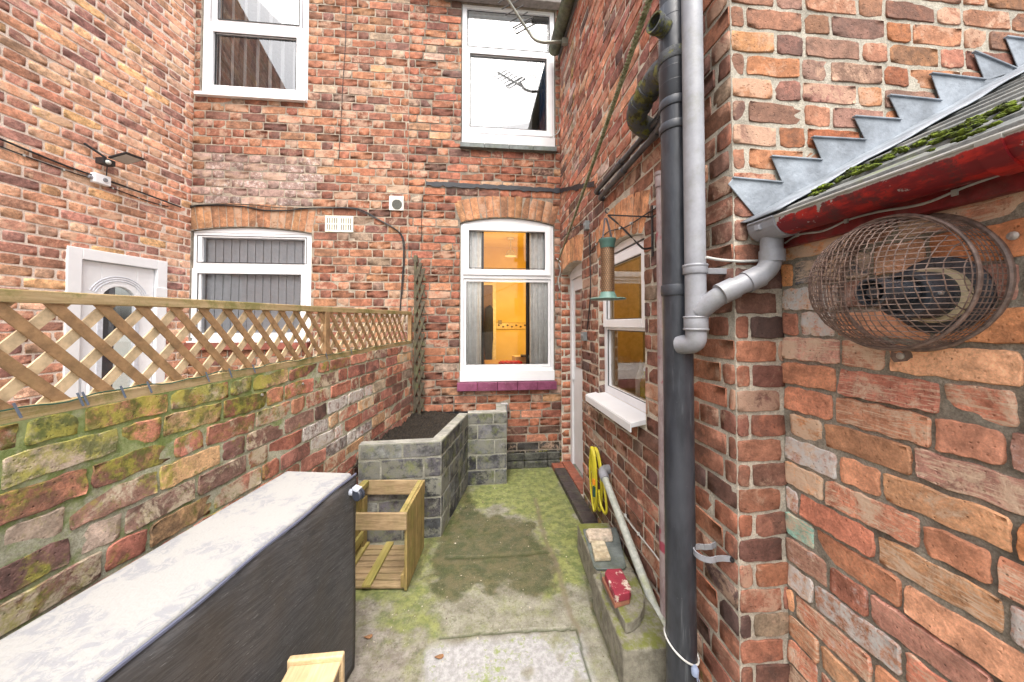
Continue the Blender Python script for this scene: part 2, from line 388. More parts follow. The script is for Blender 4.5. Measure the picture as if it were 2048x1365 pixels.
        for a, b in zz:
            for p, q in free(u0, u1, [op_half(o, (a+b)/2) for o in ops]):
                n = max(1, int((q-p)/ustep))
                for i in range(n):
                    x0 = p+(q-p)*i/n; x1 = p+(q-p)*(i+1)/n
                    mo = moss(np.array([x0, x1, x1, x0]), np.array([a, a, b, b])) if moss else [0]*4
                    q4([F.p(x0, 0, a), F.p(x1, 0, a), F.p(x1, 0, b), F.p(x0, 0, b)], list(mo))
        for o in ops:
            dp = o.get('depth', depth); a0, a1, b0, b1 = o['u0'], o['u1'], max(o['z0'], z0), o['z1']
            zl = list(np.arange(b0, b1, .1))+[b1]
            q4([F.p(a0, 0, b0), F.p(a0, -dp, b0), F.p(a0, -dp, b1), F.p(a0, 0, b1)][::-1], [0]*4)
            q4([F.p(a1, 0, b0), F.p(a1, -dp, b0), F.p(a1, -dp, b1), F.p(a1, 0, b1)], [0]*4)
            q4([F.p(a0, 0, b0), F.p(a1, 0, b0), F.p(a1, -dp, b0), F.p(a0, -dp, b0)][::-1], [0]*4)
            rise = o.get('rise', 0); n = 12 if rise else 1; pts = []
            for i in range(n+1):
                u = a0+(a1-a0)*i/n
                if rise: hw = (a1-a0)/2; Rr = (hw*hw+rise*rise)/(2*rise); zt = b1+rise-Rr+math.sqrt(max(0, Rr*Rr-(u-(a0+a1)/2)**2))
                else: zt = b1
                pts.append((u, zt))
            for (x0, y0), (x1, y1) in zip(pts[:-1], pts[1:]):
                q4([F.p(x0, 0, y0), F.p(x1, 0, y1), F.p(x1, -dp, y1), F.p(x0, -dp, y0)], [0]*4)
        m = len(V); s.mq0 = len(Q)
        s.V.append(np.array(V, float)); s.C.append(np.tile([.3, .2, .15, 1], (m, 1))); s.Wa.append(np.zeros(m)); s.Mo.append(np.array(MO, float))
        s.Mq = np.array(Q); s.n += m
    def build(s, name, bm_, mm_, parent):
        V = np.concatenate(s.V); Fq = np.concatenate(s.Fc); nb = len(Fq)
        if hasattr(s, 'Mq'): Fq = np.concatenate([Fq, s.Mq])
        me = bpy.data.meshes.new(name); nf = len(Fq)
        me.vertices.add(len(V)); me.vertices.foreach_set('co', V.ravel())
        me.loops.add(nf*4); me.loops.foreach_set('vertex_index', Fq.ravel().astype(np.int32))
        me.polygons.add(nf); me.polygons.foreach_set('loop_start', np.arange(0, nf*4, 4, dtype=np.int32))
        me.materials.append(bm_); me.materials.append(mm_)
        mi = np.zeros(nf, np.int32); mi[nb:] = 1; me.polygons.foreach_set('material_index', mi)
        sm = np.ones(nf, bool); sm[nb:] = False; me.polygons.foreach_set('use_smooth', sm)
        me.update(calc_edges=True)
        a = me.attributes.new('bcol', 'FLOAT_COLOR', 'POINT'); a.data.foreach_set('color', np.clip(np.concatenate(s.C), 0, 1).ravel())
        a = me.attributes.new('wash', 'FLOAT', 'POINT'); a.data.foreach_set('value', np.concatenate(s.Wa))
        a = me.attributes.new('moss', 'FLOAT', 'POINT'); a.data.foreach_set('value', np.concatenate(s.Mo))
        o = link(bpy.data.objects.new(name, me)); adopt(o, parent); return o

P_OLD = [(.40, .125, .06, 5), (.33, .10, .055, 4), (.46, .165, .08, 3), (.25, .085, .055, 2), (.16, .075, .055, 1.2), (.5, .24, .12, 1.2), (.42, .28, .2, .8)]
P_LEFT = [(.36, .14, .075, 4), (.42, .185, .10, 3), (.25, .105, .08, 2.4), (.46, .25, .15, 2), (.32, .125, .08, 2), (.5, .25, .1, .8)]
P_WING = [(.22, .085, .055, 5), (.28, .1, .058, 4), (.16, .068, .05, 3), (.33, .115, .06, 2), (.12, .065, .055, 2), (.2, .13, .09, .6)]
P_FRONT = [(.44, .2, .135, 5), (.5, .24, .15, 3), (.56, .26, .14, 1.6), (.36, .18, .14, 3), (.46, .17, .09, 2.4), (.4, .22, .17, 2)]
P_OUT = [(.5, .22, .135, 5), (.44, .17, .105, 4), (.56, .28, .16, 3), (.38, .19, .14, 2), (.55, .22, .1, 2)]
P_PARTY = [(.32, .11, .07, 4), (.26, .1, .07, 3), (.38, .145, .085, 3), (.18, .09, .07, 2), (.42, .24, .12, 1.5), (.34, .26, .2, 1)]

# ---- measured openings
def opening(F, l, r, t, b, py=None, crown=None, ah=0, depth=.1):
    """px left/right, y top(springing)/bottom"""
    u0 = F.hit(l, (t+b)/2)[0]; u1 = F.hit(r, (t+b)/2)[0]; xm = (l+r)/2
    z1 = F.hit(xm, t)[1]; z0 = F.hit(xm, b)[1]
    o = dict(u0=u0, u1=u1, z0=z0, z1=z1, depth=depth)
    if crown: o['rise'] = F.hit(xm, crown)[1]-z1; o['ah'] = ah
    return o
# ================================================================== THE SETTING
# ---- ground sheet
k = NT('far_ground'); k.bump(k.noise(30, 5), .01)
mg = k.done(k.mix(k.noise(3, 5), (.2, .19, .17), (.13, .13, .1)), .95)
b = MB(); b.add([(-60, -60, -.012), (60, -60, -.012), (60, 60, -.012), (-60, 60, -.012)], [(0, 1, 2, 3)])
tag(b.build('ground', mg, fix=False), None, None, kind='structure')

# ---- yard floor : cast concrete with algae, a damp patch and cracks
def poly_sd(X, Y, poly):
    """soft signed distance (positive inside) of a convex-ish polygon in metres"""
    ins = np.zeros(X.shape, bool); dmin = np.full(X.shape, 9.); n = len(poly)
    for i in range(n):
        (x0, y0), (x1, y1) = poly[i], poly[(i+1) % n]
        dx, dy = x1-x0, y1-y0; t = np.clip(((X-x0)*dx+(Y-y0)*dy)/(dx*dx+dy*dy), 0, 1)
        dmin = np.minimum(dmin, np.hypot(X-x0-t*dx, Y-y0-t*dy))
        c = ((y0 > Y) != (y1 > Y)) & (X < (x1-x0)*(Y-y0)/((y1-y0) if y1 != y0 else 1e-9)+x0); ins ^= c
    return np.where(ins, dmin, -dmin)
def line_d(X, Y, pts):
    dmin = np.full(X.shape, 9.)
    for (x0, y0), (x1, y1) in zip(pts[:-1], pts[1:]):
        dx, dy = x1-x0, y1-y0; t = np.clip(((X-x0)*dx+(Y-y0)*dy)/(dx*dx+dy*dy), 0, 1)
        dmin = np.minimum(dmin, np.hypot(X-x0-t*dx, Y-y0-t*dy))
    return dmin
G = lambda pts: [(ground(*p).x, ground(*p).y) for p in pts]
def vnoise(X, Y, sc, seed):
    rg = np.random.RandomState(seed); T = rg.rand(64, 64); x = X*sc+50; y = Y*sc+50
    xi, yi = np.floor(x).astype(int), np.floor(y).astype(int); fx, fy = x-xi, y-yi; fx = fx*fx*(3-2*fx); fy = fy*fy*(3-2*fy)
    g = lambda a, b: T[a % 64, b % 64]
    return (g(xi, yi)*(1-fx)+g(xi+1, yi)*fx)*(1-fy)+(g(xi, yi+1)*(1-fx)+g(xi+1, yi+1)*fx)*fy
def fbm(X, Y, sc, seed, o=4): return sum(vnoise(X, Y, sc*2**i, seed+i)*.5**i for i in range(o))/sum(.5**i for i in range(o))
xs = np.arange(-1.35, 1.12, .0095); ys = np.arange(.35, 3.77, .0095)
X, Y = np.meshgrid(xs, ys, indexing='ij'); ss = lambda v, a, b: (lambda t: t*t*(3-2*t))(np.clip((v-a)/(b-a), 0, 1))
wx = (fbm(X, Y, 6, 3, 5)-.5)*.42; wy = (fbm(X, Y, 6, 9, 5)-.5)*.42
damp_and_band = ss(poly_sd(X+wx, Y+wy, G([(925, 965), (960, 985), (990, 1030), (1060, 1035), (1095, 1100), (1115, 1185), (1000, 1190), (862, 1185), (840, 1130), (870, 1075), (905, 1030)])), -.07, .09)
base_band = (1-ss(line_d(X+wx*.12, Y+wy*.12, G([(700, 1165), (822, 1166), (862, 1075), (888, 1072), (940, 965), (1012, 963), (1014, 932), (1122, 930)])), .0, .07))  # darker band along the crate, planter and rear wall bases
base_band = np.maximum(base_band, 1-ss(line_d(X+wx*.1, Y+wy*.1, G([(1156, 1060), (1184, 1216), (1242, 1362), (1260, 1420)])), 0, .035)); damp_and_band = np.maximum(damp_and_band, .8*base_band)  # narrower dark band beside the blocks; both join the damp patch mask
pale = ss(poly_sd(X+wx*.3, Y+wy*.3, G([(852, 1290), (1150, 1262), (1190, 1365), (1230, 1600), (800, 1600)])), -.02, .05)*ss(fbm(X, Y, 9, 77, 5), .28, .42)
green = ss(poly_sd(X+wx, Y+wy, G([(930, 1000), (960, 950), (1080, 925), (1150, 1000), (1170, 1080), (1180, 1160), (1110, 1180), (1090, 1040), (1000, 1010)])), -.1, .06)
green = np.maximum(green*1.0, .75*ss(poly_sd(X+wx, Y+wy, G([(700, 1165), (860, 1165), (870, 1265), (760, 1240), (700, 1220)])), -.08, .05))
edge_d = line_d(X+wx*.5, Y+wy*.5, G([(700, 1165), (820, 1165), (862, 1075), (890, 1070), (940, 965), (1010, 965)])); green = np.maximum(green, .6*ss(-edge_d, -.14, -.02))
crack = np.minimum(line_d(X+wx*.06, Y+wy*.06, G([(880, 1277), (960, 1268), (1060, 1264), (1148, 1258)])),
        line_d(X+wx*.08, Y+wy*.08, G([(1148, 1258), (1160, 1300), (1172, 1335), (1188, 1400), (1200, 1480)])))
crack = 1-ss(crack, .003, .0075)
joint = np.minimum(line_d(X+wx*.1, Y+wy*.1, G([(895, 1118), (1000, 1112), (1095, 1105)]))*1.0, 9)
joint = (1-ss(joint, .004, .022))
lane = line_d(X+wx*.15, Y+wy*.15, G([(1070, 1000), (1085, 1060), (1118, 1150), (1135, 1220), (1150, 1262)]))
step = 1-ss(lane, .0, .03)
warm = ss(poly_sd(X+wx, Y+wy, G([(700, 1235), (830, 1280), (860, 1365), (830, 1600), (600, 1600)])), -.1, .06)
Zg = -.008*crack - .004*joint + .003*(fbm(X, Y, 6, 40)-.5) + .0016*(fbm(X, Y, 30, 50)-.5)
broom = ss(Y+wy, 2.75, 3.05); Zg = Zg + broom*.00001*np.sin((X*math.cos(.3)+Y*math.sin(.05)+wx*.05)*2*math.pi/.028)
na, nb = X.shape; idx = np.arange(na*nb).reshape(na, nb)
q = np.stack([idx[:-1, :-1], idx[1:, :-1], idx[1:, 1:], idx[:-1, 1:]], -1).reshape(-1, 4)
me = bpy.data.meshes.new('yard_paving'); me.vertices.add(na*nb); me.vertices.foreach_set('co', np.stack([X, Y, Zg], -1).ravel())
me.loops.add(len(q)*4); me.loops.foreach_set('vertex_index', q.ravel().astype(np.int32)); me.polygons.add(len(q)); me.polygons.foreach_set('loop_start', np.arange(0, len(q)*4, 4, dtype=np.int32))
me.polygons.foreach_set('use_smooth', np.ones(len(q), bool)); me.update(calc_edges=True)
for nm, A in (('damp_and_band', damp_and_band), ('pale', pale), ('green', green), ('crack', np.maximum(crack, joint*.75)), ('lane', step), ('warm', warm), ('broom', broom)):
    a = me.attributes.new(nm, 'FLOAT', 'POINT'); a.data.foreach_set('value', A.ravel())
k = NT('algae_stained_concrete')
at = lambda n: k.attr(n, 'Fac')
c = k.mix(k.ramp(k.noise(10, 6, .65), .3, .7), (.15, .14, .105), (.30, .285, .235))
c = k.mix(k.ramp(k.noise(75, 4, .75), .5, .7, 0, .5), c, (.36, .34, .29))
c = k.mix(k.math('MULTIPLY', at('warm'), .8), c, k.mix(k.ramp(k.noise(14, 7, .75), .38, .62), (.17, .145, .125), (.33, .3, .275)))
gn = k.math('ADD', k.math('MULTIPLY', k.noise(6, 8, .74), 1.3), k.math('MULTIPLY', at('green'), .42))
c = k.mix(k.ramp(gn, .58, 1.0, 0, .8), c, k.mix(k.ramp(k.noise(15, 6, .7), .35, .65), (.09, .125, .02), (.25, .27, .075)))
fg = k.math('ADD', k.noise(55, 5, .75), k.math('MULTIPLY', k.noise(5, 3), .35)); c = k.mix(k.ramp(fg, .66, .84, 0, .5), c, (.09, .11, .03)); c = k.mix(k.ramp(k.noise(19, 8, .8, k.mapped(loc=(6, 2, 0))), .52, .62, 0, .5), c, (.07, .065, .045))
pc = k.mix(k.ramp(k.noise(40, 5, .7), .35, .65), (.27, .265, .265), (.40, .395, .40))
pc = k.mix(k.ramp(k.math('ADD', k.noise(38, 6, .75), k.math('MULTIPLY', k.noise(5, 4), .6)), .83, .97, 0, .85), pc, (.2, .25, .06))
c = k.mix(k.math('MULTIPLY', at('pale'), .93), c, pc)
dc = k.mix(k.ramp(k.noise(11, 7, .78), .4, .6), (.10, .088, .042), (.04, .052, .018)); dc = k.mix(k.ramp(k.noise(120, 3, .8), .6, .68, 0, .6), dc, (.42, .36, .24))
c = k.mix(k.ramp(k.math('ADD', at('damp_and_band'), k.math('MULTIPLY', k.math('SUBTRACT', k.noise(10, 8, .8), .5), 2.4)), .25, 1.0, 0, .88), c, dc)
c = k.mix(k.math('MULTIPLY', at('lane'), .7), c, (.15, .12, .08))
c = k.mix(k.math('MULTIPLY', at('crack'), .85), c, (.035, .045, .015))
c = k.mix(k.math('MULTIPLY', k.ramp(k.noise(1, 5, .7, k.mapped((95, 6, 1), (0, 0, .06)), .5), .60, .68), k.math('MULTIPLY', at('broom'), k.ramp(k.noise(9, 5), .45, .6, 0, .6)), True), c, (.42, .43, .28))
k.bump(k.math('ADD', k.noise(150, 5, .8), k.math('MULTIPLY', k.noise(30, 5, .7), 1.5)), .0025)
rf = k.math('ADD', k.ramp(at('damp_and_band'), 0, 1, .5, .26), k.math('MULTIPLY', k.noise(16, 5), .2))
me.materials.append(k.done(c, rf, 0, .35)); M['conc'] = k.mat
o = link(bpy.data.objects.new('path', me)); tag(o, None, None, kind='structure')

# ---- openings
A = opening(RW, 919.5, 1109, 449, 778, crown=435.5, ah=.24, depth=.05)
B = opening(RW, 923, 1110.5, 14, 298, depth=.05)
C_ = opening(RW, 379, 622, 464, 699, crown=454.5, ah=.245, depth=.06)
D = opening(RW, 401, 616, 60, 198, depth=.06); D['z1'] = D['z0']+1.5
DO = dict(u0=-3.757, u1=WW.hit(1165, 700)[0], z0=.03, z1=2.10, rise=.055, ah=.24, depth=.11)
WO = dict(u0=WW.hit(1197, 650)[0], u1=WW.hit(1290, 650)[0], z0=1.0, z1=2.045, rise=.06, ah=.24, depth=.09)
LD = opening(LW, 129, 329, 510, 800, depth=.08); LD['z0'] = .1; LD['z1'] = LW.hit(129, 492)[1]
SEAM = -.74
# ---- house behind the yard
house = thing('brick_house', (0, 3.757, 0), 'orange brick terraced house with the lit kitchen window and a wing along the right', 'house')
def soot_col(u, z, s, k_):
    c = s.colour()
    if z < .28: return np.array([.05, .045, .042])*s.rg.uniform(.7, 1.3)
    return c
br = Bricks(RW, 11, P_OLD, 6, 4, proud=.0035, wob=.0015, tilt=.0025)
br.course_wall(SEAM, 1.03, 0, 5.5, [A, B], course=.0865, L=.236, joint=.010, bond='mono', colf=soot_col, moss=lambda u, z: np.where(z < .2, .35, 0.))
def arch_tone(s_): return lambda: np.array([.52, .225, .10])*s_.rg.uniform(.8, 1.15)*(1+s_.rg.uniform(-.05, .05, 3))
br.arch(A, 14, arch_tone(br)); br.mortar(SEAM, 1.03, 0, 5.5, [A, B], depth=.05)
br.build('rear_wall', M['brick_old'], M['mortar_tan'], house)
wing_col = lambda u, z, s, k_: (s.colour(np.random.RandomState(500+k_)) if u > -1.28 else s.colour())*(1. if z > 2.1 else .92)
br = Bricks(WW, 21, P_WING, 7, 4, proud=.004, wob=.0016, tilt=.003)
WZ0 = .0
br.course_wall(-3.757, -1.153, WZ0, 2.64, [DO, WO], course=.088, L=.238, joint=.012, bond='mono', colf=wing_col, moss=lambda u, z: np.where(z < .15, .3, 0.)+np.where(z < .3, .05, 0))
br.pal = np.array([p[:3] for p in P_OLD])*np.array([.92, .95, 1.1]); br.pw = np.array([p[3] for p in P_OLD])/sum(p[3] for p in P_OLD)
br.course_wall(-3.757, -1.153, 2.64, 4.62, [], course=.088, L=.238, joint=.012, bond='mono', colf=lambda u, z, s, k_: s.colour(np.random.RandomState(700+k_)) if u > -1.28 else s.colour(),
               moss=lambda u, z: .33*np.exp(-((u+3.25)/.16)**2))
br.arch(DO, 6, arch_tone(br)); br.arch(WO, 9, arch_tone(br)); br.mortar(-3.757, -1.153, 0, 4.62, [DO, WO], depth=.1, moss=lambda u, z: np.where(z < .15, .3, 0.)+.3*np.exp(-((u+3.25)/.16)**2))
br.build('wing_wall', M['brick_wing'], M['mortar_wing'], house)
# near jamb of the wing window and far jamb of the door (bricks turned into the opening)
J = Fr(.92, -WO['u0']-.003, 0)     # faces the camera
brj = Bricks(J, 5, P_WING, 5, 4, proud=.004); brj.course_wall(.0, .09, 1.02, 2.05, [], course=.088, L=.238, joint=.012); brj.mortar(0, .09, 1.0, 2.05)
brj.build('window_return', M['brick_wing'], M['mortar_wing'], house)
J2 = Fr(.92, 3.742, 0); brj = Bricks(J2, 6, [(.4, .13, .06, 6), (.3, .1, .06, 4)], 5, 4, proud=.004)
brj.course_wall(.0, .105, .04, 2.1, [], course=.088, L=.238, joint=.012); brj.mortar(0, .105, .03, 2.1)
brj.build('door_return', M['brick_wing'], M['mortar_wing'], house)
# gable-side wall facing the camera, above and beside the lean-to
br = Bricks(FW, 31, P_FRONT, 9, 6, proud=.003, wob=.0019, tilt=.003)
fwc = lambda a: (lambda u, z, s, k_: s.colour(np.random.RandomState(a+k_)) if u < 1.0 else s.colour())
br.course_wall(.92, 2.75, 2.02, 4.1, [], course=.0875, L=.231, joint=.013, bond='corner', colf=fwc(700), phase=.0)
br.mortar(.92, 2.75, 2.02, 4.1); br.build('end_wall', M['brick_front'], M['mortar_white'], house)
br = Bricks(FW, 32, P_WING, 9, 6, proud=.005, wob=.0019, tilt=.003)
br.course_wall(.92, 1.112, 0, 2.02, [], course=.0878, L=.22, joint=.011, bond='corner', colf=fwc(500)); br.mortar(.92, 1.112, 0, 2.02)
br.build('corner_pier', M['brick_wing'], M['mortar_wing'], house)
# ---- neighbour
nb_ = thing('brick_house', (-1.8, 3.757, 0), 'neighbouring brick house with blinds in its windows and a white-doored textured extension', 'house')
def left_col(u, z, s, k_):
    c = s.colour()*1.02
    if -2.8 < u < -1.62 and 2.75 < z < 3.32: c = np.array([.40, .25, .21])*s.rg.uniform(.85, 1.2)
    return c
br = Bricks(RW, 41, [(.38, .13, .065, 5), (.32, .105, .06, 3), (.46, .2, .1, 2), (.24, .1, .07, 2), (.42, .27, .19, 1), (.44, .18, .09, .8)], 6, 4, proud=.003, wob=.0015)
br.course_wall(-2.873, SEAM, 0, 5.5, [C_, D], course=.0865, L=.236, joint=.009, bond='flemish', colf=left_col,
   wash=lambda u, z, rg: (.4 if rg.rand() < .6 else .28) if (-2.75 < u < -1.65 and 2.8 < z < 3.3) else (.25 if rg.rand() < .04 else 0))
br.arch(C_, 17, arch_tone(br)); br.mortar(-2.873, SEAM, 0, 5.5, [C_, D], depth=.06)
br.build('rear_wall', M['brick_old'], M['mortar_mid'], nb_)
br = Bricks(LW, 51, P_LEFT, 7, 4, proud=.0025, wob=.0009, tilt=.002)
br.course_wall(-3.6, 0, 0, 5.6, [LD], course=.075, L=.225, joint=.0105, bond='flemish'); br.mortar(-3.6, 0, 0, 5.6, [LD], depth=.08)
br.build('extension_wall', M['brick_left'], M['mortar_pink'], nb_)
# ---- party wall between the yards
pwall = thing('garden_wall', tuple(PW.p(-1.5, 0, 0)), 'mossy brick wall between the two yards, carrying the trellis', 'wall')
u_t0, z_t0 = PW.hit(0, 845); u_t1, z_t1 = PW.hit(825, 686); PWT = .5*(z_t0+z_t1)-.004
pm = lambda u, z: np.clip(.35*np.clip((-u-.6)/1.6, 0, 1)+.2*np.clip((z-PWT+.35)/.35, 0, 1)-.02, 0, 1)
def pwash(u, z, rg): return (.56 if rg.rand() < .6 else .3) if (-1.65 < u < -.95 and .75 < z < 1.12) else (.3 if rg.rand() < .06 else 0)
br = Bricks(PW, 61, P_PARTY, 10, 6, proud=.0038, wob=.0024, tilt=.004)
br.course_wall(-4.4, -.02, 0, PWT, [], course=.0905, L=.240, joint=.012, bond='mono', wash=pwash, moss=pm, wavy=.003); br.mortar(-4.4, 0, 0, PWT, moss=lambda u, z: pm(u, z)+.06)
br.build('brick_face', M['brick_party'], M['mortar_party'], pwall)
b = MB(); b.box(PW, -4.4, 0, -.215, -.012, 0, PWT-.002); b.build('wall_core', M['mortar_party'], pwall)
# ---- outbuilding on the right
outb = thing('outbuilding', (1.106, .4, 0), 'brick lean-to outbuilding on the right with lead flashing and a red gutter', 'outbuilding')
OZ = 1.875
def out_col(u, z, s, k_):
    c = s.colour()
    if abs(u+.86) < .11 and abs(z-.93) < .05: c = np.array([.07, .07, .08])
    return c
TEAL = OW.hit(1615, 1082)
br = Bricks(OW, 71, P_OUT, 16, 9, proud=.0065, wob=.0019, tilt=.005)
def owash(u, z, rg):
    if abs(u-TEAL[0]) < .1 and abs(z-TEAL[1]) < .045: return 0
    return .55 if rg.rand() < .08 else (.36 if rg.rand() < .12 else 0)
def ocol(u, z, s, k_):
    c = s.colour(); r_ = s.rg.rand()
    if abs(u-TEAL[0]) < .1 and abs(z-TEAL[1]) < .045: return np.array([.27, .47, .38])
    if r_ < .03: c = np.array([.08, .08, .09])
    return c
br.course_wall(-1.153, .5, 0, OZ, [], course=.0885, L=.238, joint=.0105, bond='mono', wash=owash, colf=ocol, wavy=.003); br.mortar(-1.153, .5, 0, OZ)
br.build('brick_face', M['brick_out'], M['mortar_grey'], outb)
b = MB(); b.box(OW, -1.15, .5, -.2, -.012, 0, OZ); b.build('wall_core', M['mortar_grey'], outb)
# roof plane
RX, RZ, RS = .985, 1.910, .55
roof = lambda x, y, h=0: Vector((x-h*.46, y, RZ+RS*(x-RX)+h*.885))
k = NT('weathered_roof_sheet'); c = k.mix(k.ramp(k.noise(9, 7, .7), .35, .65), (.10, .11, .11), (.22, .225, .215)); c = k.mix(k.ramp(k.noise(6, 6, .75), .55, .7, 0, .7), c, (.12, .15, .04)); k.bump(k.noise(60, 5), .003); M['roof'] = k.done(c, .8)
b = MB()
for i in range(17):   # lapped courses of sheet slate, running parallel with the eaves
    x0 = RX-.0+i*.10*(1+.0*i); x1 = x0+.13
    c_ = [roof(x0, -1.2, .012), roof(x0, 1.15, .012), roof(x1, 1.15, .001), roof(x1, -1.2, .001)]
    b.hexa([p-Vector((0, 0, .012)) for p in c_]+c_)
b.build('roof', M['roof'], outb, bevel=.002)
# lead apron + stepped flashing, dressed against the end wall
steps = [(1455, 368), (1466, 357), (1561, 364), (1543, 316), (1645, 322), (1626, 276), (1728, 283), (1705, 234), (1802, 241), (1777, 193), (1881, 202), (1860, 151), (1967, 160), (1946, 107), (2037, 141), (2006, 75), (2125, 90), (2110, 30), (2230, 45)]
lo = [(2230, 60), (2048, 141), (1900, 212), (1750, 290), (1600, 372), (1491, 437)]
b = MB(); d_ = .010
rj = np.random.RandomState(3); top = [FW.hit(x+rj.uniform(-3, 3), y+rj.uniform(-3, 3), d_) for x, y in steps]; bot = [(u, RZ+RS*(u-RX)+.02) for u in (top[-1][0], 2.1, 1.9, 1.7, 1.5, 1.3, 1.1, .995)]
b.prism([FW.p(u, d_, z) for u, z in top+bot], FW.N*.004)
for (u0_, z0_), (u1_, z1_) in zip(top[1::2], top[2::2]): b.bar(FW.p(u0_-.002, d_+.004, z0_), FW.p(u1_, d_+.004, z1_), .014, .006)   # turned-in top edges
b.build('stepped_flashing', M['lead'], outb, bevel=.002)
n = 26; vs = []; fs = []
prof = [(1.152-.004, .024), (1.130, .021), (1.105, .019), (1.06, .0185), (1.0, .018)]
for i in range(n+1):
    x = .955+(2.7-.955)*i/n
    for j, (y, h) in enumerate(prof):
        yy = y-.014*math.sin(x*9)*(j == 4)-(.02*(x-1) if j > 2 else 0); vs.append(roof(x, yy, h+.0025*math.sin(x*23+j)))
m_ = len(prof)
for i in range(n):
    for j in range(m_-1): a = i*m_+j; fs.append((a, a+1, a+m_+1, a+m_))
b = MB(); b.add(vs, fs); o = b.build('lead_apron', M['lead'], outb, smooth=True, fix=False); sf = o.modifiers.new('t', 'SOLIDIFY'); sf.thickness = .004; sf.offset = 0
# moss cushions
k = NT('moss_cushion'); c = k.mix(k.ramp(k.noise(45, 5, .7), .35, .65), (.025, .03, .012), (.2, .27, .02)); k.bump(k.noise(220, 4, .8), .006); M['moss'] = k.done(c, .95)
rg = np.random.RandomState(4); b = MB()
def clump(p, r, mb):
    ico = bmesh.new(); bmesh.ops.create_icosphere(ico, subdivisions=3, radius=1)
    for v in ico.verts:
        s_ = 1+.28*math.sin(v.co.x*5+p[1]*40)*math.sin(v.co.y*6+p[0]*31)+rg.normal(0, .09); v.co = v.co*s_
    vs = [Vector(p)+Vector((v.co.x*r, v.co.y*r*1.25, v.co.z*r*.5)) for v in ico.verts]; fs = [[q.index for q in f.verts] for f in ico.faces]; ico.free(); mb.add(vs, fs)
for row, (xr, n_, rr) in enumerate(((1.01, 110, .008), (1.10, 260, .011), (1.20, 240, .011))):
    for i in range(n_):
        y = 1.04-(1.9*rg.rand()**1.0); 
        if math.sin(y*13+row*2) + math.sin(y*29+row) < -.35 and rg.rand() < .85: continue
        if row == 0 and math.sin(y*23) < .1: continue
        if row and y > 1.0: continue
        clump(roof(xr+rg.normal(0, .008+.006*row), y, .016), rr*rg.uniform(.5, 1.15), b)
tag(b.build('moss', M['moss'], outb, smooth=True), None, None, kind='stuff')
# gutter: half round, chipped red paint over grey plastic
k = NT('chipped_red_gutter'); sep = k.n('ShaderNodeSeparateXYZ'); k.L(k.co, sep.inputs[0])
red = k.mix(k.ramp(k.noise(7, 6, .7, k.mapped((3, 1, 3))), .45, .6), (.16, .008, .012), (.42, .02, .014))
red = k.mix(k.ramp(k.noise(14, 8, .8), .5, .6, 0, .85), red, (.075, .02, .022))
g_ = k.mix(k.ramp(k.noise(12, 5), .4, .6), (.42, .42, .40), (.3, .3, .27))
zz = k.math('ADD', sep.outputs[2], k.math('MULTIPLY', k.math('SUBTRACT', k.noise(24, 6, .75), .5), .02))
c = k.mix(k.ramp(zz, 1.888, 1.891), red, g_); c = k.mix(k.ramp(k.noise(8, 6, .7, k.mapped(loc=(5, 5, 5))), .60, .62), c, g_); M['gutter_red'] = k.done(c, .5)
gx, gz, gr = 1.012, 1.898, .056
def gutter(y0, y1, r, t=.004, lip=True, xc=gx, zc=gz):
    mb = MB(); n = 14; ring = []
    for rr in (r, r-t):
        ring.append([(xc-rr*math.cos(math.pi*i/n), zc-rr*math.sin(math.pi*i/n)) for i in range(n+1)])
    sec = ring[0]+ring[1][::-1]
    mb.prism([Vector((x, y0, z)) for x, z in sec], (0, y1-y0, 0))
    if lip: mb.tube([(xc-r, y0, zc), (xc-r, y1, zc)], .0045, 8)
    return mb
gt = gutter(1.04, -1.2, gr).build('gutter', M['gutter_red'], outb, smooth=True)
gutter(.565, .53, gr+.006, .006, False).build('gutter_bracket', M['gutter_red'], gt, smooth=True)
mb = gutter(1.125, 1.02, gr+.005, .006); mb.prism([Vector((gx-(gr+.004)*math.cos(math.pi*i/12), 1.125, gz-(gr+.004)*math.sin(math.pi*i/12))) for i in range(13)], (0, .005, 0))
mb.box(Fr(gx-gr-.005, 1.09, 0), -.006, .006, 0, .02, gz-.03, gz-.012)
mb.build('gutter_outlet', M['grey_pipe'], outb, smooth=False, bevel=.0015)
b = MB(); b.bar((1.085, 1.15, 1.868), (1.085, -1.2, 1.868), .028, .10); b.build('fascia_board', plain('flaking_red_board', (.2, .012, .014), .6, var=.5, sc=14, dirt=.4, dirtc=(.15, .13, .11)), outb, bevel=.002)
# ================================================================== WINDOWS, DOORS, ROOMS
def HU(F, px, py, d=0): return F.hit(px, py, d)[0]
def HZ(F, px, py, d=0): return F.hit(px, py, d)[1]
def rect_frame(mb, F, u0, u1, z0, z1, w, d0, d1, wb=None, wt=None):
    wb = wb or w; wt = wt or w
    mb.box(F, u0, u0+w, d0, d1, z0, z1); mb.box(F, u1-w, u1, d0, d1, z0, z1)
    mb.box(F, u0+w, u1-w, d0, d1, z0, z0+wb); mb.box(F, u0+w, u1-w, d0, d1, z1-wt, z1)
def pane(F, u0, u1, z0, z1, d, mat, parent, name='pane'):
    b = MB(); b.add([F.p(u0, d, z0), F.p(u1, d, z0), F.p(u1, d, z1), F.p(u0, d, z1)], [(0, 1, 2, 3)]); return b.build(name, mat, parent, fix=False)
def gasket(F, u0, u1, z0, z1, d, parent):
    b = MB(); rect_frame(b, F, u0, u1, z0, z1, .006, d-.004, d+.003); return b.build('gasket', M['gasket'], parent)
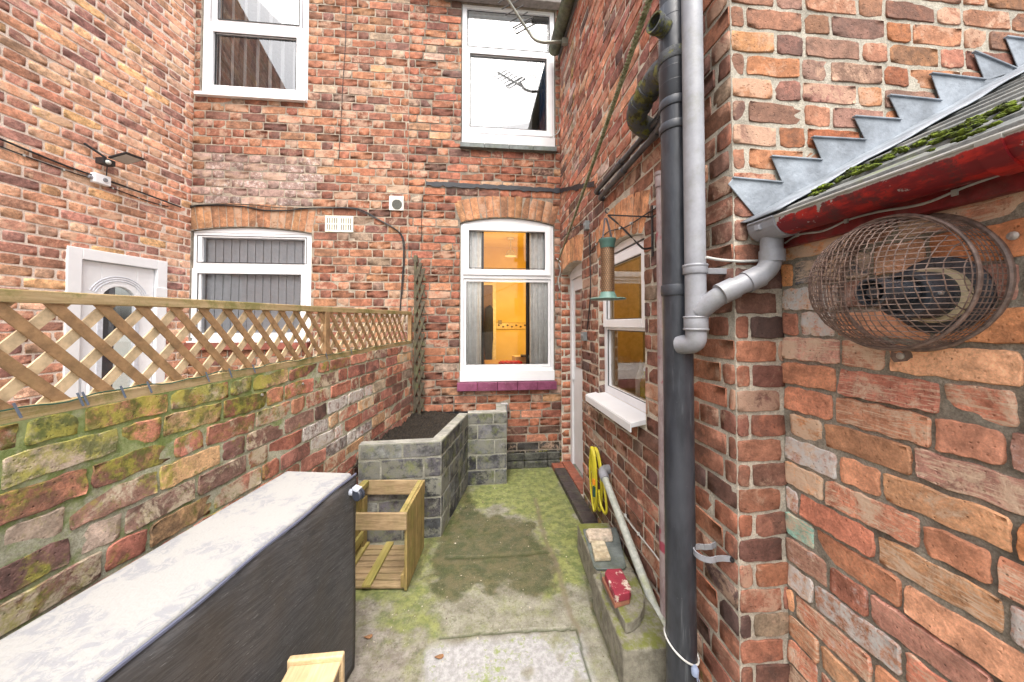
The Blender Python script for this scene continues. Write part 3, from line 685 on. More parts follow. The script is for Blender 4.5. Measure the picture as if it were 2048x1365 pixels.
def arch_head(mb, F, u0, u1, zb, op, d0, d1, gap=.004):
    m = (op['u0']+op['u1'])/2; hw = (op['u1']-op['u0'])/2; rise = op['rise']; Rr = (hw*hw+rise*rise)/(2*rise); cz = op['z1']+rise-Rr
    pts = [(u0, zb)]+[(u1, zb)]; n = 14
    for i in range(n+1):
        u = u1+(u0-u1)*i/n; pts.append((u, cz+math.sqrt(max(0, Rr*Rr-min(hw, abs(u-m))**2))-gap))
    mb.prism([F.p(u, d1, z) for u, z in pts], -F.N*(d1-d0))
def room(name, x0, x1, y0, y1, z0, z1, mat, parent, open_side='front', skip=()):
    b = MB(); c = [(x0, y0, z0), (x1, y0, z0), (x1, y1, z0), (x0, y1, z0), (x0, y0, z1), (x1, y0, z1), (x1, y1, z1), (x0, y1, z1)]
    q = {'floor': (0, 1, 2, 3), 'ceil': (4, 5, 6, 7), 'front': (0, 1, 5, 4), 'right': (1, 2, 6, 5), 'back': (2, 3, 7, 6), 'left': (3, 0, 4, 7)}
    b.add(c, [v for kk, v in q.items() if kk not in skip]); return b.build(name, mat, parent, fix=False)
k = NT('yellow_kitchen_wall'); c = k.mix(k.ramp(k.noise(2, 3), .3, .7), (.72, .5, .1), (.82, .6, .16)); M['yellow'] = k.done(c, .7)
M['room_grey'] = plain('dim_room_wall', (.3, .3, .3), .9)
M['curtain'] = plain('grey_lined_curtain', (.92, .91, .89), .9, var=.08)
M['curtain_dark'] = plain('dark_curtain_edge', (.03, .03, .035), .9)
M['blind'] = plain('grey_vertical_blind', (.5, .5, .53), .8, var=.06)
M['net'] = plain('white_net_blind', (.94, .95, .96), .9, var=.02)

# -- A : lit kitchen window
d = -.02
wa = MB(); u0, u1 = A['u0']+.006, A['u1']-.006; zx = lambda py: HZ(RW, 1010, py, d); ux = lambda px: HU(RW, px, 600, d)
zt = zx(451); zb = zx(741)
rect_frame(wa, RW, u0, u1, zb, zt, .032, d-.06, d); arch_head(wa, RW, u0, u1, zt+.002, A, d-.06, d-.004)
wa.box(RW, u0+.032, u1-.032, d-.06, d-.002, zx(558), zx(551))
rect_frame(wa, RW, u0+.034, u1-.034, zb+.034, zx(559), .028, d-.055, d-.012)
win = wa.build('window', M['upvc'], house, bevel=.003)
b = MB(); rect_frame(b, RW, ux(926), ux(1101), zx(551), zt-.004, .062, d-.03, d+.012); b.build('sash', M['upvc_clean'], win, bevel=.004)
pane(RW, ux(937), ux(1091), zx(539), zx(463), d-.02, M['glass'], win); gasket(RW, ux(937.5), ux(1090), zx(538), zx(464), d+.004, win)
pane(RW, ux(927), ux(1097), zx(731), zx(556), d-.035, M['glass'], win); gasket(RW, ux(927.5), ux(1096.5), zx(730), zx(557), d-.022, win)
b = MB(); b.box(RW, u0-.003, u1+.003, d-.06, d+.03, zx(762), zb-.002); b.build('sill_board', M['upvc'], win, bevel=.004)
k = NT('purple_painted_tile'); c = k.mix(k.ramp(k.noise(12, 6), .35, .65), (.13, .03, .065), (.22, .06, .12)); c = k.mix(k.ramp(k.noise(40, 5), .62, .7, 0, .5), c, (.3, .22, .22)); M['purple'] = k.done(c, .45)
for i in range(5):
    e0 = ux(915)+(ux(1110.5)-ux(915))*i/5; e1 = ux(915)+(ux(1110.5)-ux(915))*(i+1)/5
    b = MB(); b.hexa([RW.p(a, q, z) for (z, q0, q1) in ((zx(779), -.03, .052), (zx(763), -.03, .048)) for a, q in ((e0+.002, q1), (e1-.002, q1), (e1-.002, q0), (e0+.002, q0))])
    b.build('sill_tile', M['purple'], win, bevel=.003)
# kitchen behind
ky = 3.83
room('kitchen', -.72, .9, ky, 5.9, 0, 2.86, M['yellow'], house, skip=('front',))
b = MB(); KF = Fr(0, ky+.001, 0); KF.N = -KF.N  # inner lining of the rear wall with the window cut out
KR = Fr(0, ky, 0)
for (a0, a1, c0, c1) in ((-.72, u0, 0, 2.86), (u1, .9, 0, 2.86), (u0, u1, 0, zb), (u0, u1, zt+.12, 2.86)): b.box(KR, a0, a1, -.03, 0, c0, c1)
b.build('room_lining', M['yellow'], house)
def curtain(mb, F, u0, u1, z0, z1, d, amp=.014, waves=5, ph=0):
    n = 60; vs = []
    for i in range(n+1):
        u = u0+(u1-u0)*i/n
        for z in (z0, z1): vs.append(F.p(u, d+amp*math.sin(waves*2*math.pi*i/n+ph)+(amp*.5*math.sin(waves*4.7*math.pi*i/n) if z == z0 else 0), z))
    mb.add(vs, [(2*i, 2*i+2, 2*i+3, 2*i+1) for i in range(n)])
def mk_curtain(F, u0, u1, z0, z1, d, label, waves, group=None, edge=None):
    b = MB(); curtain(b, F, u0, u1, z0, z1, d, waves=waves); o = b.build('curtain', M['curtain'], None, smooth=True, fix=False); sf = o.modifiers.new('t', 'SOLIDIFY'); sf.thickness = .004
    tag(o, label, 'curtain', group)
    if edge:
        b = MB(); curtain(b, F, edge[0], edge[1], z0, z1, d-.02, amp=.008, waves=1); e = b.build('lining', M['curtain_dark'], None, smooth=True, fix=False); e.modifiers.new('t', 'SOLIDIFY').thickness = .004; e.parent = o
dd = -.085; uc = lambda px: HU(RW, px, 620, dd)
mk_curtain(RW, uc(922), uc(962), zb+.02, zt+.06, dd, 'grey curtain drawn to the left side of the lit kitchen window', 4, 'kitchen window curtains', (uc(960), uc(967)))
mk_curtain(RW, uc(1059), uc(1104), zb+.02, zt+.06, dd, 'grey curtain drawn to the right side of the lit kitchen window', 4, 'kitchen window curtains', (uc(1052), uc(1060)))
KB = Fr(0, 5.88, 0); kx = lambda px, py: KB.hit(px, py)
kt = thing('interior_door', tuple(KB.p(kx(975, 650)[0], 0, 0)), 'brown internal door in a yellow frame seen through the lit kitchen window', 'door')
b = MB(); b.box(KB, kx(958, 600)[0], kx(984, 600)[0], 0, .03, .02, kx(970, 572)[1]); b.build('door_leaf', plain('brown_door', (.16, .09, .04), .6), kt)
b = MB(); b.box(KB, kx(985, 600)[0], kx(992, 600)[0], 0, .05, .0, kx(970, 566)[1]); b.box(KB, kx(950, 600)[0], kx(985, 600)[0], 0, .05, kx(970, 571)[1], kx(970, 566)[1]); b.build('door_frame', plain('cream_gloss', (.8, .66, .35), .4), kt, bevel=.004)
b = MB(); b.tube([KB.p(kx(980, 600)[0], .04, 1.85), KB.p(kx(978, 600)[0], .09, 1.8), KB.p(kx(976, 600)[0], .1, 1.3), KB.p(kx(977, 600)[0], .08, .95)], [.02, .07, .09, .05], 10); o = b.build('coat', plain('dark_coat', (.02, .02, .025), .9), smooth=True); tag(o, 'dark coat hanging on the brown door inside the kitchen', 'coat')
tb = thing('tile_border', tuple(KB.p(kx(1020, 652)[0], 0, kx(1020, 652)[1])), 'row of patterned border tiles across the yellow kitchen wall', 'tiles')
b = MB(); ta, tbz = kx(993, 655)[0], kx(1054, 655)[0]; z0_, z1_ = kx(1020, 659)[1], kx(1020, 646)[1]; b.box(KB, ta, tbz, 0, .004, z0_, z1_); b.build('tile_strip', plain('cream_tile', (.72, .52, .17), .3), tb)
b = MB()
for i in range(7):
    u = ta+(tbz-ta)*(i+.5)/7; zc = (z0_+z1_)/2+.012*(-1)**i
    b.prism([KB.p(u+.019*math.cos(t)*(1+.3*math.cos(3*t)), .004, zc+.017*math.sin(t)) for t in [j*math.pi/6 for j in range(12)]], KB.N*.002)
b.box(KB, ta, tbz, .004, .006, z0_, z0_+.005); b.box(KB, ta, tbz, .004, .006, z1_-.005, z1_)
b.build('leaf_motif', plain('brown_motif', (.09, .05, .02), .4), tb)
b = MB(); u, z = kx(1000, 645); b.box(KB, u-.03, u+.03, 0, .012, z-.035, z+.035); tag(b.build('light_switch', plain('brass_switch', (.22, .16, .06), .4), bevel=.003), 'small square brass light switch above the tile border in the kitchen', 'switch')
tt = thing('kitchen_table', (.55, 4.7, 0), 'kitchen table just inside the lit window, its top level with the sill', 'table')
b = MB(); b.box(Fr(0, 4.35, 0), .1, .86, -.75, 0, .98, 1.02); b.build('table_top', plain('honey_wood', (.35, .2, .07), .4), tt, bevel=.005)
for sx, sy in ((.14, 4.4), (.82, 4.4), (.14, 5.05), (.82, 5.05)):
    b = MB(); b.box(Fr(0, sy, 0), sx-.02, sx+.02, -.02, .02, 0, .98); b.build('leg', plain('honey_leg', (.3, .17, .06), .4), tt)
b = MB(); rg = np.random.RandomState(8)
for i in range(5): clump((.33+.05*i, 4.5+.02*(i % 2), 1.04), .05, b)
tag(b.build('red_cloth', plain('red_cloth', (.45, .01, .02), .8), smooth=True), 'crumpled red cloth lying on the kitchen table', 'cloth')
b = MB(); b.box(Fr(0, 4.62, R(8)), .52, .84, -.2, 0, 1.022, 1.10); tag(b.build('cardboard_box', plain('card', (.5, .36, .18), .8), bevel=.004), 'low cardboard box on the kitchen table behind the red cloth', 'box')
b = MB(); b.box(Fr(0, 4.64, R(-5)), .58, .86, -.14, 0, 1.104, 1.13); tag(b.build('book', plain('dark_cover', (.04, .03, .03), .6), bevel=.003), 'dark flat book lying on the cardboard box', 'book')
b = MB(); b.lathe((.86-.36, 5.2, 2.86), (0, 0, -1), [(0, .05), (.02, .05), (.03, .01), (.2, .01), (.2, .05), (.28, .09), (.285, .088)], 20)
o = b.build('lamp_shade', plain('white_shade', (.8, .78, .7), .5), None, smooth=True); lt = thing('ceiling_lamp', (.5, 5.2, 2.86), 'lit pendant lamp hanging in the yellow kitchen', 'lamp'); adopt(o, lt)
def lamp(loc, e, col, r=.08):
    l = bpy.data.lights.new('bulb', 'POINT'); l.energy = e; l.color = col; l.shadow_soft_size = r; q = link(bpy.data.objects.new('bulb', l)); q.location = loc; return q
lamp((.45, 4.9, 1.75), 13, (1, .72, .3), .3)
# -- B : upper window with white blind
zx = lambda py: HZ(RW, 1010, py, d); ux = lambda px: HU(RW, px, 180, d)
wb_ = MB(); u0, u1 = B['u0']+.006, B['u1']-.006
rect_frame(wb_, RW, u0, u1, zx(273), zx(15), .05, d-.06, d); wb_.box(RW, u0+.05, u1-.05, d-.06, d-.003, zx(105), zx(97))
win = wb_.build('window', M['upvc'], house, bevel=.003)
b = MB(); rect_frame(b, RW, ux(928), ux(1104), zx(270), zx(101), .062, d-.03, d+.014, wt=.07); b.build('sash', M['upvc_clean'], win, bevel=.004)
pane(RW, ux(935), ux(1099), zx(99), zx(27), d-.03, M['glass_refl'], win); gasket(RW, ux(935.5), ux(1098), zx(99), zx(27.5), d+.001, win)
pane(RW, ux(940), ux(1092), zx(259), zx(112), d-.02, M['glass_refl'], win); gasket(RW, ux(940), ux(1092), zx(258), zx(113), d+.002, win)
b = MB(); b.box(RW, u0, u1, d-.06, d+.03, zx(294), zx(274)); b.build('sill_board', M['upvc'], win, bevel=.004)
M['slate'] = plain('weathered_slate', (.13, .15, .145), .6, var=.3, sc=14, dirt=.4, dirtc=(.1, .12, .04), bump=.002)
for i in range(4):
    e0 = ux(921)+(ux(1110.5)-ux(921))*i/4; e1 = ux(921)+(ux(1110.5)-ux(921))*(i+1)/4
    b = MB(); b.box(RW, e0+.002, e1-.002, -.03, .05, zx(304), zx(295)); b.build('sill_slate', M['slate'], win, bevel=.003)
room('upper_room', -.3, .9, 3.83, 5.6, 2.9, 5.3, plain('pale_room', (.7, .7, .72), .9), house, skip=('front',))
b = MB(); curtain(b, RW, u0+.02, u1-.25, zx(272), zx(16), -.075, amp=.003, waves=12); o = b.build('net_blind', M['net'], None, smooth=True, fix=False); o.modifiers.new('t', 'SOLIDIFY').thickness = .002; tag(o, 'plain white blind drawn behind the upper central window', 'blind')
M['blue'] = plain('blue_fabric', (.03, .09, .22), .9); M['gold'] = plain('gold_fabric', (.6, .36, .06), .9)
b = MB(); curtain(b, RW, ux(1081), ux(1096), zx(262), zx(100), -.09, amp=.006, waves=2); o = b.build('curtain', M['blue'], None, smooth=True, fix=False); o.modifiers.new('t', 'SOLIDIFY').thickness = .003; tag(o, 'dark blue curtain at the right edge of the upper central window', 'curtain')
# -- C : neighbour's lower window, vertical blinds
dC = -.03; zx = lambda py: HZ(RW, 500, py, dC); ux = lambda px: HU(RW, px, 560, dC); u0, u1 = C_['u0']+.006, C_['u1']-.006
wc = MB(); zt = zx(468); rect_frame(wc, RW, u0, u1, zx(682), zt, .075, dC-.06, dC, wt=.045); arch_head(wc, RW, u0, u1, zt+.002, C_, dC-.05, dC+.004); wc.box(RW, u0+.075, u1-.075, dC-.06, dC-.002, zx(545), zx(526))
win = wc.build('window', M['upvc_clean'], nb_, bevel=.003)
b = MB(); rect_frame(b, RW, ux(385), ux(613), zx(676), zx(539), .05, dC-.03, dC+.014); b.build('sash', M['upvc_clean'], win, bevel=.004)
pane(RW, ux(392), ux(614), zx(528), zx(472), dC-.03, M['glass'], win); gasket(RW, ux(393), ux(613), zx(527), zx(473), dC+.001, win)
pane(RW, ux(395), ux(603), zx(668), zx(546), dC-.02, M['glass'], win); gasket(RW, ux(396), ux(602), zx(667), zx(548), dC+.002, win)
b = MB(); b.box(RW, ux(376), ux(623), -.04, .045, zx(699), zx(686)); b.build('sill', plain('red_sill', (.24, .075, .05), .7, var=.25), win, bevel=.003)
b = MB(); b.box(RW, ux(378), ux(621), -.05, .03, zx(685), zx(682)-.001); b.build('sill_trim', M['upvc_clean'], win, bevel=.002)
room('front_room', -2.8, -1.2, 3.83, 5.6, .3, 2.6, M['room_grey'], nb_, skip=('front',))
def vblinds(F, u0, u1, z0, z1, d, label, pitch=.078, ang=25, mat='blind'):
    t_ = thing('vertical_blind', tuple(F.p((u0+u1)/2, d, z1)), label, 'blind'); b = MB(); u = u0; i = 0
    while u < u1:
        a = R(ang); dx, dy = math.cos(a)*pitch*.52, math.sin(a)*pitch*.5
        c_ = [F.p(u-dx, d-dy, z0), F.p(u+dx, d+dy, z0), F.p(u+dx, d+dy, z1), F.p(u-dx, d-dy, z1)]; b.add(c_+[p-F.N*.0015 for p in c_], [(0, 1, 2, 3), (7, 6, 5, 4), (0, 4, 5, 1), (2, 6, 7, 3), (1, 5, 6, 2), (0, 3, 7, 4)]); u += pitch
    b.build('slats', M[mat], t_); b = MB(); b.box(F, u0, u1, d-.02, d+.02, z1, z1+.03); b.build('head_rail', M['upvc'], t_)
vblinds(RW, u0+.03, u1-.03, zx(680), zx(476), -.115, 'grey vertical blind behind the lower arched window of the neighbouring house', .078, 7)
# -- D : neighbour's upper window
d = -.02; zx = lambda py: HZ(RW, 510, py, d); ux = lambda px: HU(RW, px, 120, d); u0, u1 = D['u0']+.004, D['u1']-.004
wd = MB(); zt = D['z1']; rect_frame(wd, RW, u0, u1, zx(196), zt, .06, d-.06, d); wd.box(RW, u0+.06, u1-.06, d-.06, d-.002, zx(63), zx(50))
win = wd.build('window', M['upvc_clean'], nb_, bevel=.003)
b = MB(); rect_frame(b, RW, ux(412), ux(608), zx(190), zx(58), .07, d-.03, d+.014); b.build('sash', M['upvc_clean'], win, bevel=.004)
pane(RW, ux(420), ux(600), zx(55), zt-.05, d-.03, M['glass_refl'], win); gasket(RW, ux(434), ux(598), zx(45), zt-.06, d+.001, win)
b = MB(); rect_frame(b, RW, ux(421), ux(602), zx(53), zt-.05, .05, d-.05, d-.004); b.build('top_light', M['upvc_clean'], win, bevel=.003)
pane(RW, ux(430), ux(594), zx(180), zx(70), d-.02, M['glass_refl'], win); gasket(RW, ux(430), ux(593), zx(178), zx(71), d+.002, win)
b = MB(); b.box(RW, ux(399), ux(618), d-.06, .045, zx(203), zx(196)-.002); b.build('sill_board', M['upvc_clean'], win, bevel=.003)
room('bedroom', -2.8, -1.3, 3.83, 5.6, 3.0, 5.3, M['room_grey'], nb_, skip=('front',))
vblinds(RW, u0+.1, u1-.1, zx(190), zt-.1, -.11, 'pale vertical blind half turned behind the upper left window of the neighbouring house', .125, 48, 'net')
# neighbour's extension door
d = -.01; DU0, DU1, DZ = LD['u0']-.004, LD['u1']+.004, LD['z1']+.004
b = MB(); b.box(LW, DU0, DU0+.085, -.07, .014, .1, DZ); b.box(LW, DU1-.085, DU1, -.07, .014, .1, DZ); b.box(LW, DU0+.085, DU1-.085, -.07, .014, DZ-.085, DZ)
dr = b.build('door', M['upvc_clean'], nb_, bevel=.004)
a0, a1, az = DU0+.09, DU1-.09, DZ-.09
b = MB(); mu = (a0+a1)/2; gw = (a1-a0)*.24; g0, g1 = .95, az-.28
for (p0, p1, q0, q1) in ((a0, mu-gw, .1, az), (mu+gw, a1, .1, az), (mu-gw, mu+gw, .1, g0), (mu-gw, mu+gw, g1+.12, az)): b.box(LW, p0, p1, -.06, -.015, q0, q1)
n = 10; pts = [LW.p(mu-gw, -.015, g1+.12)]+[LW.p(mu+gw, -.015, g1+.12)]+[LW.p(mu+gw*math.cos(math.pi*i/n), -.015, g1-.03+.13*math.sin(math.pi*i/n)) for i in range(n+1)]; b.prism(pts, -LW.N*.045)
lf = b.build('leaf', M['upvc_clean'], dr, bevel=.003); pane(LW, mu-gw, mu+gw, g0, g1+.12, -.035, M['glass'], dr)
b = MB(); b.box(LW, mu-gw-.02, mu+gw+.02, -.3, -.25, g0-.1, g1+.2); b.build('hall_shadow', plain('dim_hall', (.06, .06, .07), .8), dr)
b = MB()
for r_ in (.0, .018, .036): b.tube([LW.p(mu+(gw+.05+r_)*math.cos(t), -.014, g1-.02+(.165+r_)*math.sin(t)) for t in [math.pi*(.12+.76*i/16) for i in range(17)]], .004, 6)
b.box(LW, mu-gw-.02, mu-gw+.012, -.02, -.008, g0-.02, g1+.02); b.box(LW, mu+gw-.012, mu+gw+.02, -.02, -.008, g0-.02, g1+.02); b.box(LW, mu-gw-.02, mu+gw+.02, -.02, -.008, g0-.03, g0)
b.build('moulding', plain('grey_white_moulding', (.6, .62, .68), .4), dr)
b = MB(); b.box(LW, DU1-.1, DU1+.0, 0, .018, DZ-.34, DZ-.25); b.build('hinge', M['upvc_clean'], dr, bevel=.003)
b = MB(); b.tube([LW.p(a0+.04, .03, 1.0), LW.p(a0+.04, .03, 1.12)], .01, 8); b.box(LW, a0+.02, a0+.06, -.014, 0, .95, 1.2); b.build('handle', M['upvc_clean'], dr)
# -- house back door (in the wing, seen edge on)
d = -.10; b = MB(); v0, v1 = DO['u0']+.018, DO['u1']-.004
b.box(WW, v0, v0+.07, d-.05, d, .04, 2.10); b.box(WW, v1-.07, v1, d-.05, d, .04, 2.10); b.box(WW, v0+.07, v1-.07, d-.05, d, 2.03, 2.10); arch_head(b, WW, v0, v1, 2.102, DO, d-.05, d, .004)
dr = b.build('door', M['upvc'], house, bevel=.003)
b = MB(); b.box(WW, v0+.072, v1-.072, d-.045, d-.018, .06, 2.028); lf = b.build('leaf', M['upvc'], dr, bevel=.002)
b = MB(); b.box(WW, v0+.16, v1-.16, d-.02, d-.013, 1.1, 1.9); b.build('pane', M['glass_refl'], lf)
b = MB(); b.box(WW, v0+.082, v0+.10, d-.02, d+.01, .95, 1.15); b.build('handle', M['upvc'], lf, bevel=.004)
# -- wing window
d = -.045; u0, u1 = WO['u0']+.004, WO['u1']-.004; zt = WO['z1']+.0; zb = WO['z0']+.035
ww = MB(); rect_frame(ww, WW, u0, u1, zb, zt, .055, d-.06, d); arch_head(ww, WW, u0, u1, zt+.002, WO, d-.05, d+.002); zt1 = zt-.49
ww.box(WW, u0+.055, u1-.055, d-.06, d-.003, zt1-.05, zt1)
win = ww.build('window', M['upvc_clean'], house, bevel=.003)
b = MB(); rect_frame(b, WW, u0+.03, u1-.03, zt1-.03, zt-.03, .055, d-.02, d+.022); b.build('sash', M['upvc_clean'], win, bevel=.004)
pane(WW, u0+.08, u1-.08, zt1+.02, zt-.08, d-.01, M['glass'], win); gasket(WW, u0+.083, u1-.083, zt1+.024, zt-.084, d+.012, win)
pane(WW, u0+.05, u1-.05, zb+.05, zt1-.045, d-.03, M['glass'], win); gasket(WW, u0+.053, u1-.053, zb+.052, zt1-.049, d-.006, win)
b = MB(); b.hexa([WW.p(a, q, z) for (z0_, z1_) in ((WO['z0']-.02, WO['z0']+.005), (WO['z0']+.006, WO['z0']+.033)) for a, q, z in ((u0-.06, .085, z0_), (u1+.0, .085, z0_), (u1+.0, -.05, z1_), (u0-.06, -.05, z1_))])
b.box(WW, u0-.06, u1, .08, .088, WO['z0']-.045, WO['z0']-.0)
b.build('sill', M['upvc'], win, bevel=.002)
# scullery room behind the wing window
room('scullery', .99, 3.0, 1.4, 2.93, 0, 2.5, plain('beige_wall', (.5, .42, .28), .8), house, skip=('left',))
b = MB(); SF = Fr(.99, 0, R(-90))
for (a0, a1, c0, c1) in ((-2.93, u0, 0, 2.5), (u1, -1.4, 0, 2.5), (u0, u1, 0, zb), (u0, u1, zt+.06, 2.5)): b.box(SF, a0, a1, -.03, -.002, c0, c1)
b.build('scullery_lining', M['yellow'], house)
lamp((2.1, 2.5, 2.2), 4, (1, .66, .28))
wt = thing('worktop', (1.2, 2.4, 0), 'grey kitchen worktop with white front inside the wing window', 'worktop')
b = MB(); b.box(Fr(0, 2.9, 0), 1.11, 1.6, 0, 1.45, .93, .97); b.build('top', plain('speckled_worktop', (.16, .16, .17), .4, var=.4, sc=80), wt); b = MB(); b.box(Fr(0, 2.88, 0), 1.12, 1.57, 0, 1.4, .0, .929); b.build('cupboard', M['upvc'], wt)
fr = thing('fridge_freezer', (2.6, 3.4, 0), 'tall grey-white fridge at the back of the room behind the wing window', 'fridge')
b = MB(); b.box(Fr(0, 2.9, 0), 1.7, 2.2, 0, .5, .02, 1.5); b.build('body', plain('grey_white', (.5, .5, .48), .4), fr, bevel=.01); b = MB(); b.box(Fr(0, 2.396, 0), 1.71, 2.19, 0, .02, .03, .9); b.box(Fr(0, 2.396, 0), 1.71, 2.19, 0, .02, .92, 1.49); b.build('doors', plain('grey_white2', (.55, .55, .53), .35), fr, bevel=.006)
def bottle(x, y, z, r, h, mat, label, cap):
    b = MB(); b.lathe((x, y, z), (0, 0, 1), [(0, r*.9), (.005, r), (h*.55, r), (h*.72, r*.55), (h*.8, r*.32), (h*.86, r*.32)], 16); o = b.build('bottle', mat, None, smooth=True); tag(o, label, 'bottle', 'washing up bottles on the inner sill')
    c_ = MB(); c_.lathe((x, y, z+h*.86), (0, 0, 1), [(0, r*.4), (h*.08, r*.38), (h*.1, r*.15), (h*.14, r*.12)], 12); c_.build('cap', cap, o, smooth=True)
bottle(1.02+.05, 2.12, .972+.06, .034, .25, simple('yellow_liquid', (.5, .48, .03), .2), 'yellow-green washing-up bottle inside the wing window', M['upvc'])
bottle(1.02+.06, 2.2, .972+.06, .036, .28, simple('white_bottle', (.75, .78, .74), .3), 'white spray bottle beside the yellow bottle inside the wing window', M['upvc'])
b = MB(); b.box(WW, u0, u1, -.2, -.112, 1.0, 1.03); b.build('inner_sill', M['upvc'], win)
dx = thing('dish_rack', (1.12, 1.95, 1.03), 'wire dish rack inside the wing window, right of the bottles', 'rack')
b = MB()
for i in range(9): b.tube(bent([(1.05, 1.74+.035*i, 1.04), (1.05, 1.74+.035*i, 1.16), (1.2, 1.74+.035*i, 1.16), (1.2, 1.74+.035*i, 1.04)], .03, 3), .0025, 6)
b.tube([(1.05, 1.72, 1.04), (1.05, 2.05, 1.04), (1.2, 2.05, 1.04), (1.2, 1.72, 1.04)], .0035, 6, closed=True); b.build('wires', simple('teal_wire', (.2, .38, .36), .4), dx)

# ================================================================== PIPES AND FITTINGS
SPx, SPy, SPr = .79, 1.297, .055; SF_ = Fr(0, SPy, 0); sz = lambda py: SF_.hit(1355, py)[1]
sp = thing('soil_pipe', (SPx, SPy, 0), 'thick black vertical soil pipe with collars standing in front of the wing wall', 'pipe')
k = NT('scuffed_black_pipe'); c = k.mix(k.ramp(k.noise(9, 5, .7, k.mapped((1, 1, .3))), .35, .65), (.018, .02, .026), (.042, .046, .056))
c = k.mix(k.ramp(k.noise(55, 5, .8), .68, .72, 0, .6), c, (.3, .3, .3)); c = k.mix(k.ramp(k.noise(30, 4, .8, k.mapped((1, 1, .06))), .6, .68, 0, .4), c, (.12, .13, .14)); k.bump(k.noise(25, 4), .0006)
sepz = k.n('ShaderNodeSeparateXYZ'); k.L(k.co, sepz.inputs[0]); M['soil'] = k.done(c, k.ramp(k.noise(14, 5), .3, .7, .28, .5), 0, .5)
k = NT('mossy_black_pipe'); c = k.mix(k.ramp(k.noise(9, 5), .35, .65), (.05, .055, .065), (.09, .095, .1)); c = k.mix(k.ramp(k.noise(17, 7, .75), .47, .56), c, k.mix(k.ramp(k.noise(40, 4), .4, .6), (.035, .035, .012), (.15, .15, .03))); k.bump(k.noise(90, 6, .8), .004); M['mosspipe'] = k.done(c, .7)
b = MB(); b.tube([(SPx, SPy, 0), (SPx, SPy, 4.2)], SPr, 40, cap=False); b.build('main_pipe', M['soil'], sp, smooth=True)
def collar(name, z0, z1, dr, parent, mat, x=SPx, y=SPy, r=SPr):
    b = MB(); b.lathe((x, y, z0), (0, 0, 1), [(0, r-.001), (0, r+dr), (.004, r+dr+.002), (z1-z0-.004, r+dr+.002), (z1-z0, r+dr), (z1-z0, r-.001)], 40); b.build(name, mat, parent, smooth=True)
for a, c2, e, mt in ((50, 44, .003, 'soil'), (133, 112, .007, 'mosspipe'), (150, 145, .003, 'soil'), (178, 173, .003, 'soil'), (222, 205, .004, 'black_pipe'), (268, 252, .004, 'black_pipe'), (592, 571, .004, 'black_pipe')):
    collar('collar', sz(a), sz(c2), e, sp, M[mt])
collar('collar', sz(205), sz(20), .0025, sp, M['soil'])
zb0 = sz(128)
b = MB(); pts = bent([(SPx, SPy+.01, zb0-.04), (SPx, SPy+.10, zb0+.06), (SPx-.005, SPy+.38, zb0-.005), (.95, SPy+.42, zb0-.05)], .09, 7); b.tube(pts, .05, 28); b.build('branch', M['mosspipe'], sp, smooth=True)
b = MB()
for f_ in (.35, .62):
    p = Vector((SPx, SPy+.10, zb0+.06)).lerp(Vector((SPx-.005, SPy+.38, zb0-.005)), f_); ax = Vector((0, .28, -.065)).normalized(); b.lathe(p, ax, [(0, .05), (0, .056), (.03, .056), (.03, .05)], 28)
b.build('branch_socket', M['mosspipe'], sp, smooth=True)
b = MB(); st = Vector((SPx, SPy, sz(72))); ax = Vector((-1, -.35, .12)).normalized(); b.lathe(st+ax*.03, ax, [(0, .034), (.06, .034), (.06, .038), (.085, .038), (.085, .031), (.03, .030), (.03, 0)], 24); b.build('open_stub', M['mosspipe'], sp, smooth=True)
wp = lambda px, py, dd_=.04: WW.pt(px, py, dd_)
for (p0, p1, lab) in (((1190, 386), (1316, 240), 'upper black waste pipe sloping across the wing wall into the soil pipe'), ((1198, 398), (1312, 268), 'lower black waste pipe sloping across the wing wall into the soil pipe')):
    t_ = thing('waste_pipe', tuple(wp(*p0)), lab, 'pipe', 'black waste pipes on the wing wall'); a = wp(*p0); e = wp(*p1); b = MB()
    e2 = Vector((SPx+.03, SPy+.03, e.z+.02)); b.tube(bent([a-WW.N*.05, a, e, e2], .035, 5), .017, 14); b.build('run', M['black_pipe'], t_, smooth=True)
    b = MB(); m_ = a.lerp(e, .5); dr_ = (e-a).normalized(); b.lathe(m_-dr_*.03, dr_, [(0, .017), (0, .021), (.06, .021), (.06, .017)], 16); b.build('coupling', M['black_pipe'], t_, smooth=True); b = MB(); b.lathe(e-dr_*.03, dr_, [(0, .017), (0, .022), (.05, .022), (.05, .017)], 16); b.build('coupling', M['black_pipe'], t_, smooth=True)
# grey rainwater pipe
GP = Fr(0, 1.197, 0); gzf = lambda py: GP.hit(1392, py)[1]
gp = thing('downpipe', (.80, 1.197, 0), 'pale grey round downpipe running down in front of the brick corner', 'pipe')
b = MB(); b.tube([(.80, 1.197, gzf(640)), (.80, 1.197, 4.2)], .036, 32, cap=False); b.build('main_pipe', M['grey_pipe'], gp, smooth=True)
for a, c2, e in ((549, 530, .004), (536, 530, .006), (660, 634, .003), (637, 633, .006), (661, 657, .006)): collar('collar', gzf(a), gzf(c2), e, gp, M['grey_pipe'], .80, 1.197, .036)
b = MB(); z_ = gzf(658); b.tube(bent([(.80, 1.197, z_), (.80, 1.197, z_-.055), (.775, 1.26, z_-.062)], .04, 7), .036, 26); b.build('bottom_elbow', M['grey_pipe'], gp, smooth=True)
b = MB(); z_ = gzf(543); b.box(Fr(.80, 1.19, 0), .03, .14, -.006, .006, z_-.011, z_+.011); b.build('bracket', M['grey_pipe'], gp, bevel=.002)
sw = thing('gutter_downpipe', (gx, 1.095, 1.8), 'grey plastic swan-neck pipe from the red gutter down into the grey downpipe', 'pipe')
